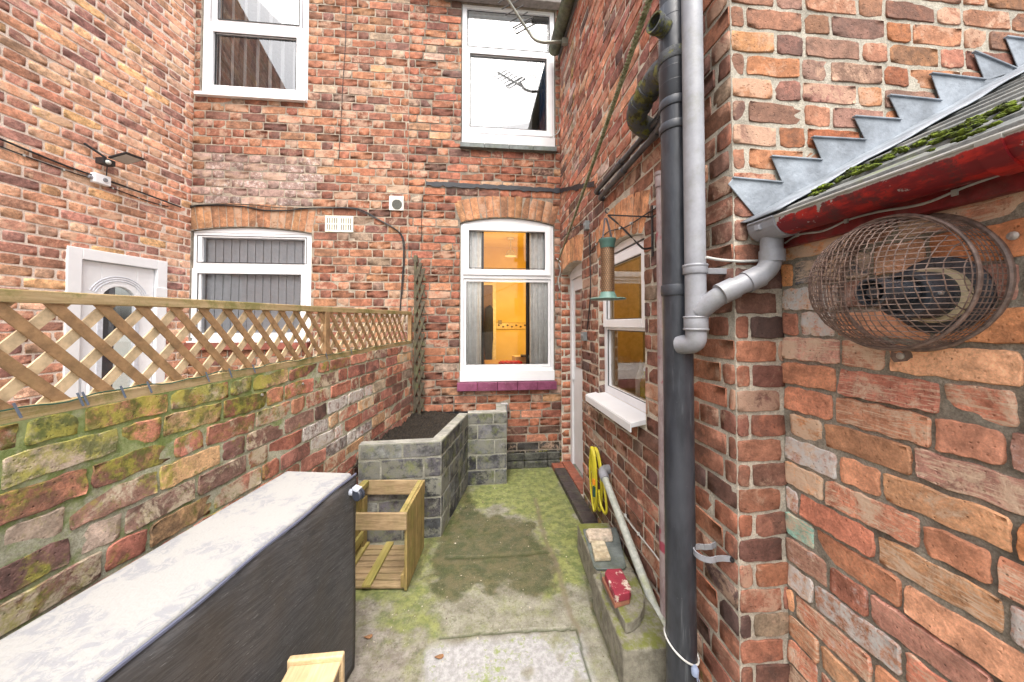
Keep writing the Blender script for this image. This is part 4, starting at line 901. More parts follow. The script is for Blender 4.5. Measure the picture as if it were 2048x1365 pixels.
c0, c1, c2, c3 = Vector((gx, 1.092, gz-.05)), Vector((gx-.004, 1.092, gz-.165)), Vector((.845, 1.125, gzf(592))), Vector((.803, 1.185, gzf(625)))
b = MB(); b.tube(bent([c0, c1, c2, c3], .06, 8), .0335, 28); b.build('swan_neck', M['grey_pipe'], sw, smooth=True)
b = MB(); dr_ = (c2-c1).normalized()
for f_, l_ in ((.22, .05), (.72, .055)):
    b.lathe(c1.lerp(c2, f_), dr_, [(0, .033), (0, .038), (l_, .038), (l_, .033)], 28)
b.lathe(c0-Vector((0, 0, .045)), (0, 0, -1), [(0, .033), (0, .0385), (.04, .0385), (.04, .033)], 28)
b.build('socket', M['grey_pipe'], sw, smooth=True)
# thin pinkish vertical pipe behind the soil pipe
b = MB(); b.tube([(.888, 1.60, .02), (.888, 1.60, WW.hit(1318, 372, .035)[1])], .0165, 16); b.lathe((.888, 1.60, WW.hit(1318, 375, .035)[1]), (0, 0, 1), [(0, .0165), (0, .021), (.05, .021), (.055, .017), (.06, .022), (.075, .022)], 16)
k = NT('pink_washed_pipe'); c = k.mix(k.ramp(k.noise(12, 6, .7, k.mapped((1, 1, .4))), .4, .6), (.38, .31, .3), (.26, .19, .19)); c = k.mix(k.ramp(k.noise(5, 5), .58, .64), c, (.33, .06, .09)); tag(b.build('pipe', k.done(c, .5), None, smooth=True), 'thin pink-washed vertical pipe half hidden behind the black soil pipe', 'pipe')
# galvanised waste pipe sloping down the wing wall
k = NT('lichened_galvanised'); c = k.mix(k.ramp(k.noise(40, 6, .75), .4, .62), (.33, .35, .31), (.46, .47, .42)); c = k.mix(k.ramp(k.noise(9, 6, .7), .5, .68, 0, .6), c, (.3, .32, .15)); k.bump(k.noise(120, 4), .001); M['galv'] = k.done(c, .6)
gs = thing('sloping_pipe', (.86, 2.3, .5), 'pale lichen-spotted pipe sloping down beside the stone blocks', 'pipe')
Aw = Vector((.862, 2.335, .525)); Bw = Vector((.862, 1.54, .115)); b = MB(); b.tube([Aw, Bw], .023, 20); b.build('run', M['galv'], gs, smooth=True)
b = MB(); b.tube(bent([Aw+Vector((0, -.05, -.026)), Aw+Vector((0, .015, .008)), Aw+Vector((.09, .02, .012))], .035, 6), .031, 20); b.build('elbow', M['grey_pipe'], gs, smooth=True)
b = MB(); dr_ = (Bw-Aw).normalized(); b.lathe(Bw-dr_*.1, dr_, [(0, .023), (0, .029), (.045, .029), (.05, .027), (.1, .027)], 20); b.build('end_socket', M['galv'], gs, smooth=True)
# open grey pipe clip fixed to the wing wall at the corner
pc = thing('pipe_clip', tuple(WW.pt(1440, 1105, .02)), 'empty open grey pipe clip screwed to the brick corner', 'clip')
q = WW.pt(1448, 1104, .0); cx = q+WW.N*.075; b = MB(); R0 = .038
pts = [cx+Vector((-R0*math.cos(t), -R0*math.sin(t)*1.0, 0)) for t in [R(-120+240*i/20) for i in range(21)]]
pts = [q+Vector((.0, .045, 0))]+[pts[0]+Vector((.03, 0, 0))]+pts+[pts[-1]+Vector((.025, 0, 0)), q+Vector((0, -.04, 0))]
for a_, b_ in zip(pts[:-1], pts[1:]): b.bar(a_, b_, .005, .02)
b.build('strap', M['grey_pipe'], pc); b = MB(); b.lathe(q+Vector((0, -.045, 0)), WW.N, [(0, .009), (.006, .009), (.009, .004)], 12); b.build('screw', M['iron'], pc)
# cable tie loop round the soil pipe
ct = thing('cable_loop', (SPx, SPy, sz(1295)), 'white cable looped round the foot of the black soil pipe', 'cable')
zl = sz(1290); b = MB(); b.tube([(SPx+.06*math.cos(t), SPy+.06*math.sin(t), zl+.035*math.cos(t-2.6)) for t in [2*math.pi*i/32 for i in range(32)]], .0035, 8, closed=True); b.build('loop', M['white_cable'], ct, smooth=True)
b = MB(); kp = Vector((SPx+.012, SPy-.066, zl-.035)); b.lathe(kp+Vector((0, 0, .015)), (0, 0, -1), [(0, .008), (.01, .014), (.03, .013), (.035, .006)], 10); b.tube([kp, kp+Vector((.012, -.004, -.055))], .002, 6); b.tube([kp, kp+Vector((.02, -.004, -.05))], .002, 6); b.build('knot', simple('grey_tape', (.25, .3, .42), .4), ct, smooth=True)

# vents
t_ = thing('extractor_vent', tuple(RW.pt(793, 408)), 'square white plastic extractor vent with round grille on the rear brick wall', 'vent')
a = RW.hit(779, 393); c_ = RW.hit(808, 423); b = MB(); b.box(RW, a[0], c_[0], 0, .02, c_[1], a[1]); b.build('housing', plain('cream_plastic', (.66, .65, .6), .4), t_, bevel=.006)
b = MB(); ce = RW.pt(794, 409, .02); 
b.lathe(ce, RW.N, [(0, .056), (.004, .054), (.006, .05)], 28); b.build('grille_disc', simple('grille_grey', (.3, .31, .27), .5), t_, smooth=False)
b = MB()
for i in range(-5, 6): hw = math.sqrt(max(0, .05**2-(i*.0088)**2)); b.box(Fr(ce.x, ce.y-.006, 0, ce.z), -hw, hw, 0, .003, i*.0088-.0018, i*.0088+.0018)
b.build('grille_bars', simple('grille_dark', (.06, .06, .05), .5), t_)
t_ = thing('air_brick', tuple(RW.pt(679, 448)), 'cream louvred air vent on the rear wall right of the blind window arch', 'vent')
a = RW.hit(651, 432); c_ = RW.hit(707, 466); b = MB(); b.box(RW, a[0], c_[0], 0, .012, c_[1], a[1]); b.build('plate', plain('cream_vent', (.74, .70, .58), .45), t_, bevel=.004)
b = MB(); n = 11
for r_ in (0, 1):
  b = MB()
  for i in range(n):
        if i == n//2: continue
        u = a[0]+.025+(c_[0]-a[0]-.05)*i/(n-1); zm = c_[1]+(a[1]-c_[1])*(.3+.4*r_); b.box(RW, u-.004, u+.004, .012, .0135, zm-.028, zm+.028)
  b.build('slots', simple('slot_dark', (.09, .08, .06), .8), t_)
# tar strip
b = MB(); rg = np.random.RandomState(2)
def strip(F, p0, p1, n, h):
    (ua, za), (ub, zb2) = F.hit(*p0), F.hit(*p1); tp = []; bt = []
    for i in range(n+1): u = ua+(ub-ua)*i/n; z = za+(zb2-za)*i/n; tp.append((u, z+h/2+rg.normal(0, .004))); bt.append((u, z-h/2+rg.normal(0, .006)))
    b.prism([F.p(u, .008, z) for u, z in tp+bt[::-1]], F.N*.006)
strip(RW, (852, 368), (1119, 382), 40, .05); strip(WW, (1122, 382), (1190, 368), 14, .045)
tag(b.build('tar_strip', plain('bitumen_strip', (.02, .022, .028), .5, var=.4, sc=30, bump=.004)), 'black bitumen strip smeared across the brickwork above the kitchen window arch', 'strip')
# fascia over the upper window + gutter at the wing eaves
b = MB(); zf = HZ(RW, 1010, 12); b.box(RW, HU(RW, 872, 5), .92, .0, .10, zf, zf+.16); b.build('fascia', plain('grey_brown_soffit', (.26, .23, .22), .7, var=.2, dirt=.3), house, bevel=.004)
b = MB(); b.box(RW, SEAM, .92, .005, .22, zf+.16, zf+.2); b.build('eaves', plain('dark_eaves', (.08, .075, .07), .8), house)
wg = thing('wing_gutter', (.86, 3.0, 4.62), 'mossy dark gutter along the eaves at the top of the wing', 'gutter')
gutter(3.72, 1.6, .062, .005, True, .845, 4.60).build('trough', plain('mossy_gutter', (.1, .11, .08), .6, var=.4, dirt=.7, dirtc=(.14, .16, .05)), wg, smooth=True)
b = MB(); b.bar((.905, 3.75, 4.60), (.905, 1.6, 4.60), .02, .14); b.build('gutter_board', simple('grey_board', (.12, .12, .12), .6), wg)
# aerial
AF = Fr(0, 3.42, 0); ap = lambda px, py, e=0: AF.pt(px, py, e)
ta = thing('tv_aerial', tuple(ap(1130, 86)), 'small tv aerial on a bent arm in front of the upper central window', 'aerial')
alu = plain('weathered_aluminium', (.3, .3, .26), .45, .4, var=.2, dirt=.3, dirtc=(.2, .2, .1))
b = MB(); b.tube(bent([ap(1136, 83, -.1), ap(1120, 84), ap(1084, 86), ap(1066, 78), ap(1058, 62)],   .09, 6), .015, 12); b.box(Fr(ap(1130, 84).x, ap(1130, 84).y, 0), -.03, .03, -.02, .02, ap(1130, 84).z-.03, ap(1130, 84).z+.03); b.build('arm', alu, ta, smooth=True)
b = MB(); b0, b1 = ap(1062, 72), ap(1008, -12, .15); b.tube([b0, b1], .012, 8); b.build('boom', alu, ta)
b = MB(); up = Vector((.8, 0, .52)).normalized()
for f_ in (.28, .46, .62, .76, .9): c_ = b0.lerp(b1, f_); b.tube([c_-up*.105, c_+up*.105], .0055, 6)
c_ = b0.lerp(b1, .3); e_ = (b1-b0).normalized()*.05; b.tube([c_-up*.12-e_, c_+up*.12-e_, c_+up*.12+e_*.2, c_-up*.12+e_*.2], .007, 6, closed=True); b.build('elements', simple('aerial_black', (.04, .035, .03), .5), ta)
b = MB(); b.tube(spline([b0.lerp(b1, .2), ap(1090, 45), ap(1100, 70), ap(1112, 86)]), .003, 6); b.build('lead', M['cable'], ta, smooth=True)
# white cable down the reveal right of the upper window
b = MB(); b.tube(spline([RW.pt(*p, .012) for p in ((1118, 92), (1121, 130), (1124, 160), (1121, 240), (1118, 262), (1108, 272), (1100, 275))]), .0045, 6); tag(b.build('cable', M['white_cable'], None, smooth=True), 'white cable hanging down the bricks right of the upper central window', 'cable')
# cables on the rear wall and the extension
def run(F, pts, r, label, name='cable', d=.01, mat='cable', clips=()):
    t_ = thing(name, tuple(F.pt(*pts[0], d)), label, 'cable'); b = MB(); b.tube(spline([F.pt(*p, d) for p in pts]), r, 7); b.build('core', M[mat], t_, smooth=True)
    for (px, py) in clips:
        u, z = F.hit(px, py, d); b = MB(); b.box(F, u-.005, u+.005, 0, d+r+.003, z-.007, z+.007); b.build('clip', M['white_cable'], t_)
    return t_
run(LW, [(-120, 230), (0, 278), (60, 303), (140, 335), (215, 361), (290, 388), (362, 415)], .007, 'thick black cable slanting across the textured brick extension, the upper of two', d=.016)
run(LW, [(-120, 247), (0, 293), (60, 316), (125, 339), (182, 357)], .004, 'thinner black cable running to the left side of the white junction box', d=.008, clips=[(47, 311), (127, 340)])
run(LW, [(212, 372), (250, 386), (300, 404), (337, 414)], .004, 'thinner black cable leaving the right side of the white junction box', d=.008, clips=[(225, 377), (277, 396), (320, 409)])
run(RW, [(377, 415), (400, 412), (445, 411), (490, 414), (530, 421), (575, 421), (620, 417), (690, 416), (722, 420), (760, 441), (790, 458), (805, 478), (807, 520), (803, 580), (799, 640)], .0065, 'black cable crossing the rear wall and dropping to the trellis', d=.012)
run(RW, [(380, 411), (440, 409), (500, 410), (560, 416), (640, 417), (700, 417), (730, 427), (770, 447), (798, 464), (809, 485), (809, 530), (805, 590)], .004, 'second thinner cable following the black cable over the rear wall', d=.02)
run(RW, [(692, -10), (691, 80), (686, 160), (682, 240), (678, 305), (676, 322)], .0028, 'thin rusty wire hanging down the rear wall to a hook', d=.01)
run(RW, [(845, 395), (843, 440), (844, 500)], .003, 'thin dark wire down the brick seam left of the kitchen window', d=.009)
# solar light and junction box on the extension
u, z = LW.hit(197, 360); b = MB(); jb = thing('junction_box', tuple(LW.pt(197, 360)), 'white square junction box on the textured brick extension', 'junction box')
b.box(LW, u-.055, u+.05, 0, .045, z-.038, z+.038); b.build('box', M['upvc_clean'], jb, bevel=.005); b = MB(); b.lathe(LW.p(u-.055, .022, z-.005), -LW.U, [(0, .014), (.02, .013), (.022, .006)], 10); b.build('gland', M['grey_pipe'], jb); b = MB(); b.lathe(LW.p(u+.01, .045, z), LW.N, [(0, .016), (.006, .015)], 14); b.build('cover_boss', M['grey_pipe'], jb)
sl_ = thing('security_light', tuple(LW.pt(213, 325)), 'black wall light with a tilted rectangular head above the white junction box', 'light')
u, z = LW.hit(205, 322); b = MB(); b.tube([LW.p(u-.13, .02, z+.075), LW.p(u-.02, .06, z+.01)], .009, 8); b.box(LW, u-.06, u+.02, .02, .09, z-.045, z-.0); b.tube([LW.p(u+.02, .01, z-.13), LW.p(u+.01, .03, z-.03)], .004, 6); b.build('body', M['iron'], sl_, bevel=.003)
b = MB(); P0 = [LW.p(u-.01, .06, z+.015), LW.p(u+.13, .05, z+.025), LW.p(u+.16, .17, z+.075), LW.p(u+.01, .19, z+.06)]; b.hexa(P0+[p+Vector((0, 0, .014)) for p in P0]); b.build('head', M['iron'], sl_, bevel=.002)
b = MB(); cc = sum((p for p in P0), Vector())/4; P1 = [cc+(p-cc)*.84-Vector((0, 0, .001)) for p in P0]; b.hexa([p-Vector((0, 0, .003)) for p in P1]+P1); b.build('diffuser', simple('diffuser', (.5, .48, .44), .4), sl_)
b = MB(); b.lathe(LW.p(u-.03, .09, z-.03), LW.N, [(0, .018), (.01, .016), (.018, .008)], 12); b.build('sensor', M['white_cable'], sl_, smooth=True)
# small boxes by the back door
for (px, py, w_, h_, lab) in ((1178, 452, .05, .075, 'small grey switch box high on the wing wall above the back door arch'), (1173, 673, .07, .075, 'small grey box on the brickwork between back door and wing window')):
    u, z = WW.hit(px, py); t_ = thing('switch_box', tuple(WW.p(u, 0, z)), lab, 'switch'); b = MB(); b.box(WW, u-w_/2, u+w_/2, 0, .04, z-h_/2, z+h_/2); b.build('box', plain('mid_grey_box', (.16, .17, .17), .5), t_, bevel=.004); b = MB(); b.lathe(WW.p(u, .04, z+.008), WW.N, [(0, .013), (.005, .012)], 12); b.build('knob', M['grey_pipe'], t_)
run(WW, [(1179, 466), (1180, 520), (1181, 580), (1178, 625), (1174, 660)], .0045, 'dark cable hanging from the switch box down to the grey box by the door', d=.008)
run(WW, [(1180, 505), (1192, 490), (1215, 465), (1250, 455), (1290, 430), (1322, 410)], .004, 'dark cable with clips looping over the wing window arch', d=.012, clips=[(1193, 489), (1240, 457), (1262, 447), (1310, 415)])
run(WW, [(1125, 476), (1140, 462), (1156, 452), (1172, 447)], .004, 'short dark cable from the corner to the upper switch box', d=.01)
run(WW, [(1248, 1028), (1262, 1050), (1278, 1070), (1300, 1097), (1316, 1118), (1320, 1124)], .004, 'white cable clipped low along the wing wall above the sloping pipe', d=.01, mat='white_cable', clips=[(1250, 1031), (1277, 1068)])
run(OW, [(1572, 487), (1600, 470), (1650, 462), (1700, 440), (1760, 424), (1850, 408), (1940, 372), (2060, 330), (2200, 270)], .0065, 'grey-white cable clipped under the red gutter board', d=.03, mat='white_cable', clips=[(1598, 470), (1697, 442), (1915, 386)])
run(FW, [(1412, 515), (1440, 520), (1480, 523), (1520, 522)], .005, 'pale grey cable stub between the downpipe and the swan-neck pipe', d=.012, mat='white_cable')

# washing line
eh = RW.pt(1116, 524, .03); q = ray(1291, 0); P0 = CAM+q*(.69/ q.dot(_f)); P1 = eh+(P0-eh)*1.5; rl = thing('washing_line', tuple(eh), 'twisted green-brown washing line stretched overhead from the corner hook', 'rope')
L_ = (P1-eh).length; t_ = (P1-eh).normalized(); e = t_.orthogonal().normalized(); f = t_.cross(e); ns = int(L_/.0035)
k = NT('mossy_twine'); M['rope'] = k.done(k.mix(k.ramp(k.noise(90, 4), .35, .65), (.09, .1, .045), (.27, .27, .17)), .9)
for ph in (0, 2.094, 4.189):
    b = MB(); b.tube([eh+t_*(L_*i/ns)+(e*math.cos(ph+i*.0035*2*math.pi/.034)+f*math.sin(ph+i*.0035*2*math.pi/.034))*.0034-Vector((0, 0, .05*math.sin(math.pi*i/ns)*.5)) for i in range(ns+1)], .0036, 6); b.build('strand', M['rope'], rl, smooth=True)
b = MB(); b.tube(spline([RW.pt(1113, 517, .02), RW.pt(1119, 522, .03), RW.pt(1128, 532, .04), RW.pt(1124, 540, .03), RW.pt(1117, 528, .03)]), .006, 7); b.tube(spline([RW.pt(1117, 526, .03), RW.pt(1121, 540, .02), RW.pt(1117, 560, .02), RW.pt(1119, 578, .02)]), .004, 6); tag(b.build('string', M['white_cable'], None, smooth=True), 'loose end of white string hanging from the hook in the corner', 'string')
# bird feeder and its bracket
bk = thing('hanging_bracket', tuple(WW.pt(1307, 460)), 'black twisted iron bracket on the wing wall carrying the bird feeder', 'bracket')
bu = WW.hit(1307, 460)[0]; BF = Fr(.92, -bu, 0); zb_ = lambda py: Fr(0, -bu, 0).hit(1260, py)[1]   # BF.U = +x
tip = Fr(0, -bu, 0).hit(1212, 430)[0]
b = MB(); b.bar((.912, -bu, zb_(410)), (.912, -bu, zb_(512)), .016, .006, up=(1, 0, 0)); b.build('back_plate', M['iron'], bk, bevel=.001)
b = MB(); b.bar((.91, -bu, zb_(433)), (tip+.01, -bu, zb_(432)), .006, .006); b.build('arm', M['iron'], bk)
b = MB(); b.tube([(tip+.008+.012*math.cos(t)+.0, -bu, zb_(424)+.012*math.sin(t)) for t in [R(-80-30*i) for i in range(9)]], .003, 6); b.build('scroll', M['iron'], bk, smooth=True)
b = MB(); pts = spline([(tip+.01, -bu, zb_(432)), (tip+.08, -bu, zb_(454)), (tip+.14, -bu, zb_(476)), (tip+.195, -bu, zb_(496)), (tip+.222, -bu, zb_(497)), (.908, -bu, zb_(495))], 5); 
for i, (a_, b_) in enumerate(zip(pts[:-1], pts[1:])):
    an = 0 if i < 3 or i > 15 else i*.5; b.bar(a_, b_, .010, .003, up=(0, math.cos(an), math.sin(an)))
b.build('strut', M['iron'], bk)
fx, fy = Fr(0, -bu, 0).hit(1215, 540)[0], -bu; bf = thing('bird_feeder', (fx, fy, zb_(600)), 'green and copper mesh tube bird feeder hanging from the iron bracket', 'bird feeder')
gr_ = plain('green_feeder_metal', (.05, .11, .09), .45, var=.2, sc=30)
z0, z1, z2, z3 = zb_(600), zb_(585), zb_(498), zb_(480)
b = MB(); b.lathe((fx, fy, z3), (0, 0, -1), [(0, .044), (.006, .045), (.018, .040), (z3-z2, .036)], 30); b.build('cap', gr_, bf, smooth=True)
b = MB(); b.lathe((fx, fy, z0), (0, 0, 1), [(0, .088), (.003, .092), (.007, .088), (.008, .05), (.02, .042), (z1-z0, .036)], 36); b.build('tray', plain('pale_green_metal', (.11, .2, .17), .45), bf, smooth=True)
b = MB(); b.lathe((fx, fy, z1), (0, 0, 1), [(0, .031), (z2-z1, .031)], 24); b.build('seed_core', plain('copper_inner', (.42, .24, .11), .5, .3), bf, smooth=True)
k = NT('perforated_tube'); cx_ = k.n('ShaderNodeTexCoord'); 
M['perf'] = plain('dark_copper', (.2, .12, .075), .45, .5); b = MB(); nr = int((z2-z1)/.0105); nc = 18
for i in range(nr):      # hexagon-cell mesh: short rods round diamond holes
    for j in range(nc):
        o_ = .5*(i % 2); P = lambda jj, zz: (fx+.034*math.cos(2*math.pi*jj/nc), fy+.034*math.sin(2*math.pi*jj/nc), zz); zz = z1+(z2-z1)*i/nr; dz = (z2-z1)/nr
        b.bar(P(j+o_, zz), P(j+o_+.5, zz+dz), .0034, .0014, up=(math.cos(2*math.pi*(j+.2)/nc), math.sin(2*math.pi*(j+.2)/nc), 0)); b.bar(P(j+o_, zz), P(j+o_-.5, zz+dz), .0034, .0014, up=(math.cos(2*math.pi*(j+.2)/nc), math.sin(2*math.pi*(j+.2)/nc), 0))
b.build('mesh_tube', M['perf'], bf)
b = MB(); b.bar((fx-.026, fy, z3-.005), (fx-.012, fy, zb_(438)), .016, .003, up=(1, 0, 0)); b.bar((fx+.026, fy, z3-.005), (fx-.004, fy, zb_(438)), .018, .003, up=(1, 0, 0)); b.build('hanger', simple('dark_hanger', (.1, .1, .12), .4), bf)
# ================================================================== YARD OBJECTS
M['trel'] = wood_mat('weathered_trellis_wood', (.33, .21, .1), (.5, .36, .2), 0, .25)
def wood_u(name, a, b, F, green=0.):     # grain follows the frame's u axis
    k = NT(name); ang = math.atan2(F.H.y, F.H.x)
    v = k.n('ShaderNodeMapping'); v.vector_type = 'POINT'; k.L(k.co, v.inputs[0]); v.inputs[2].default_value = (0, 0, -ang)
    v2 = k.n('ShaderNodeMapping'); k.L(v.outputs[0], v2.inputs[0]); v2.inputs[3].default_value = (3, 60, 60)
    g = k.noise(1, 6, .6, v2.outputs[0], 1.2); c = k.mix(k.ramp(g, .32, .68), a, b); c = k.scale(c, k.ramp(k.noise(6, 4), .3, .7, .8, 1.15))
    if green: c = k.mix(k.math('MULTIPLY', k.ramp(k.noise(6, 7, .75), .42, .62), green, True), c, (.13, .15, .03))
    k.bump(g, .0012); return k.done(c, .8, 0, .3)
M['rail'] = wood_u('mossy_rail_wood', (.42, .29, .14), (.6, .45, .26), PW, .75)
M['slat'] = plain('pale_slat_wood', (.33, .195, .095), .8, var=.3, sc=25, dirt=.5, dirtc=(.2, .14, .06), bump=.002)
M['slat2'] = plain('back_slat_wood', (.62, .47, .29), .8, var=.25, sc=25, dirt=.35, dirtc=(.35, .26, .14), bump=.001)
tz0, tz1 = PW.hit(420, 768)[1], 0
_za = PW.hit(0, 851)[1]; _zb = PW.hit(825, 688)[1]; TB = (_za+_zb)/2; TT = (PW.hit(0, 579)[1]+PW.hit(825, 623)[1])/2
tr = thing('trellis_panel', tuple(PW.p(-1.5, -.02, TB)), 'long diagonal wooden trellis standing on top of the mossy garden wall', 'trellis')
b = MB(); b.box(PW, -4.4, -.03, -.03, .0, TT-.034, TT); b.build('top_rail', M['rail'], tr, bevel=.003)
b = MB(); b.box(PW, -4.4, -.03, -.03, .0, TB, TB+.036); b.build('bottom_rail', M['rail'], tr, bevel=.003)
up_ = PW.hit(655, 660)[0]
for e0, e1 in ((up_-.022, up_+.022), (-.06, -.03)): b = MB(); b.box(PW, e0, e1, -.034, .004, TB+.036, TT-.034); b.build('upright', M['slat'], tr, bevel=.002)
pit = .106; za, zb2 = TB+.034, TT-.03; H = zb2-za; run_ = H*.88; bf_ = MB(); bb_ = MB(); u = -4.4
def slat(mb, u0, u1, d, w=.029, t=.006):
    # clipped parallelogram between the rails
    mb.hexa([PW.p(a, q, z) for q in (d, d+t) for a, z in ((u0-w*.66, za), (u0+w*.66, za), (u1+w*.66, zb2), (u1-w*.66, zb2))])
while u < -.08:
    if u-run_ > -4.5:
        slat(bf_, u, u-run_, -.012); 
        if u-run_ > -4.4: slat(bb_, u-run_, u, -.021)
    u += pit
bf_.build('front_slats', M['slat'], tr, bevel=.0015); bb_.build('rear_slats', M['slat2'], tr)
wi = thing('garden_wire', tuple(PW.p(-2, .005, TB+.04)), 'thin dark green wire tied along the bottom rail of the long trellis', 'wire')
b = MB(); rg = np.random.RandomState(12); b.tube([PW.p(uu, .004, TB+.038+.005*math.sin(uu*19)+.003*math.sin(uu*47)) for uu in np.arange(-4.2, -.1, .03)], .0022, 5); b.build('strand', simple('green_wire', (.03, .09, .06), .5), wi, smooth=True)
for px, py in ((22, 826), (150, 808), (160, 815), (237, 788), (291, 765), (409, 743), (455, 745), (503, 725), (650, 697), (700, 690)):
    u = PW.hit(px, py)[0]; b = MB(); b.bar(PW.p(u, .006, TB+.052), PW.p(u+.012, .010, TB+.012), .0045, .003, up=(1, 0, 0)); b.build('tie', simple('tie_grey', (.12, .15, .2), .5), wi)
# closed-up narrow trellis fixed upright on the rear wall
nt_ = thing('narrow_trellis', tuple(RW.pt(840, 850)), 'narrow half folded dark mossy trellis upright against the rear wall by the planter', 'trellis')
M['oldwood'] = plain('old_green_wood', (.085, .07, .048), .85, var=.35, sc=22, dirt=.65, dirtc=(.15, .17, .06), bump=.002)
NF = Fr(RW.hit(830, 700)[0]+.0, 3.757-.035, R(-18)); zt_, zb_2 = RW.hit(840, 532)[1], RW.hit(840, 852)[1]; wN = .115
b = MB(); b.box(NF, -.004, .016, -.012, .012, zb_2-.03, zt_+.04); b.build('batten', M['oldwood'], nt_, bevel=.002)
b = MB(); n = 10
for i in range(-1, n+1):
    z = zb_2+(zt_-zb_2)*i/n; dz = .30
    for (a0, a1, dd_) in ((0.012, wN, .012), (wN, .012, .002)):
        A_, B_ = NF.p(a0, dd_, z), NF.p(a1, dd_, z+dz)
        if z < zb_2-.02: t_ = (zb_2-z)/dz; A_ = A_.lerp(B_, t_)
        if z+dz > zt_+.02: t_ = (z+dz-zt_-.02)/dz; B_ = B_.lerp(A_, min(1, t_))
        if (A_-B_).length > .04: b.bar(A_, B_, .027, .008, up=NF.N)
b.build('slats', M['oldwood'], nt_)
tag(MB().box(RW, RW.hit(828, 500)[0], RW.hit(836, 500)[0], .0, .03, RW.hit(832, 526)[1], RW.hit(832, 512)[1]).build('timber_stub', M['oldwood'], bevel=.003), 'small dark timber stub on the rear wall just above the narrow trellis', 'timber')

# raised planter of grey concrete bricks
k = NT('grey_concrete_block'); c = k.attr('bcol'); c = k.scale(c, k.ramp(k.noise(9, 7, .75), .36, .64, .5, 1.7)); c = k.mix(k.ramp(k.noise(7, 7, .75, k.mapped(loc=(2, 2, 2))), .47, .57, 0, .8), c, (.19, .187, .155))
c = k.mix(k.ramp(k.math('ADD', k.noise(8, 7, .75), k.attr('moss', 'Fac')), .6, .8, 0, .6), c, (.16, .18, .05)); k.bump(k.math('ADD', k.noise(110, 5, .8), k.noise(20, 4)), .004); M['block'] = k.done(c, .9, 0, .25)
M['mortar_block'] = mortar_mat('block_mortar', (.32, .31, .265), (.2, .2, .155), dark=.3)
P_BL = [(.085, .085, .09, 4), (.12, .12, .118, 3), (.05, .05, .055, 3), (.17, .165, .15, 1.2)]
pl = thing('raised_planter', (-.3, 3.0, 0), 'grey block raised planter bed against the mossy garden wall and rear wall', 'planter')
PZ = .69; ffl, ffr = Vector((-.835, 2.555, 0)), Vector((-.262, 2.585, 0)); kbk = Vector((-.09, 3.36, 0)); rr_ = Vector((.285, 3.37, 0)); wallr = Vector((.300, 3.75, 0))
def fr2(a, b_): return Fr(a.x, a.y, math.atan2(b_.y-a.y, b_.x-a.x)), (b_-a).length
def blockwall(mbk, a, b_, thick, off=0.):
    F, Ln = fr2(a, b_); mbk.F = F; prev = getattr(mbk, 'Mq', None)
    mbk.course_wall(0, Ln, 0, PZ, [], course=PZ/4.75, L=.30, joint=.012, bond='stretcher', phase=off, moss=lambda u, z: .12+0*u)
    mbk.mortar(0, Ln, 0, PZ, ustep=.1)
    if prev is not None: mbk.Mq = np.concatenate([prev, mbk.Mq])
br = Bricks(RW, 91, P_BL, 7, 5, proud=.003, wob=.0012, tilt=.001); br.rg = np.random.RandomState(93)
blockwall(br, ffl, ffr, .1); blockwall(br, ffr, kbk, .1, .1); blockwall(br, kbk, rr_, .1, .05); blockwall(br, rr_, wallr, .1)
br.build('block_face', M['block'], M['mortar_block'], pl)
def inset(a, b_, t): n_ = (b_-a).normalized().cross(Z3); return a-n_*t, b_-n_*t
k = NT('block_top'); c = k.mix(k.ramp(k.noise(9, 6, .7), .35, .65), (.2, .2, .18), (.36, .35, .31)); c = k.mix(k.ramp(k.noise(7, 6, .7), .52, .68, 0, .6), c, (.16, .18, .06)); k.bump(k.noise(90, 5, .8), .003); M['blocktop'] = k.done(c, .9)
b = MB()
for a, c_, t in ((ffl, ffr, .085), (ffr, kbk, .085), (kbk, rr_, .1), (rr_, wallr, .1)):
    F, Ln = fr2(a, c_); b.box(F, .0, Ln, -t, -.002, .02, PZ+.002+.0012*a.x)
b.build('block_core', M['blocktop'], pl, bevel=.003)
# soil bed
k = NT('dark_compost'); c = k.mix(k.ramp(k.noise(60, 6, .8), .4, .65), (.012, .01, .008), (.05, .036, .024)); c = k.mix(k.ramp(k.noise(150, 3, .8), .64, .7), c, (.3, .25, .15)); k.bump(k.noise(80, 6, .8), .02); M['soil_bed'] = k.done(c, .95)
n = 60; vs = []; fs = []
for i in range(n+1):
    for j in range(n+1):
        y = 2.58+(3.745-2.58)*j/n; xl = -.683-.175*(3.757-y)+.01; xr = (-.262+.218*(y-2.57)-.05) if y < 3.38 else -.09+(y-3.38)*0+.30*min(1, (y-3.38)/.1)
        x = xl+(xr-xl)*i/n; vs.append((x, y, .565+.02*math.sin(x*9+y*5)+.04*((y-2.56)/1.2)+.03*(rg.rand()-.5)*rg.rand()+.02*math.sin(x*31+y*17)*math.sin(y*37)))
for i in range(n):
    for j in range(n): a = i*(n+1)+j; fs.append((a, a+n+1, a+n+2, a+1))
b = MB(); b.add(vs, fs); b.build('compost', M['soil_bed'], pl, smooth=True, fix=False)
b = MB(); b.hexa([RW.p(u, q, z) for z in (.5, RW.hit(950, 822)[1]) for u, q in ((-.66, .016), (RW.hit(1003, 822)[0], .016), (RW.hit(1003, 822)[0], .006), (-.66, .006))]); b.build('liner', plain('black_liner', (.012, .013, .016), .35, bump=.004, bs=12), pl)
b = MB(); vs = []
for i in range(9):
    for j in range(5): vs.append((-.60+.022*i+.004*j, 2.63+.012*j, .625+.022*math.sin(i*1.7+j)*math.exp(-(j-2)**2*.3)+.012*math.cos(i*2.3)))
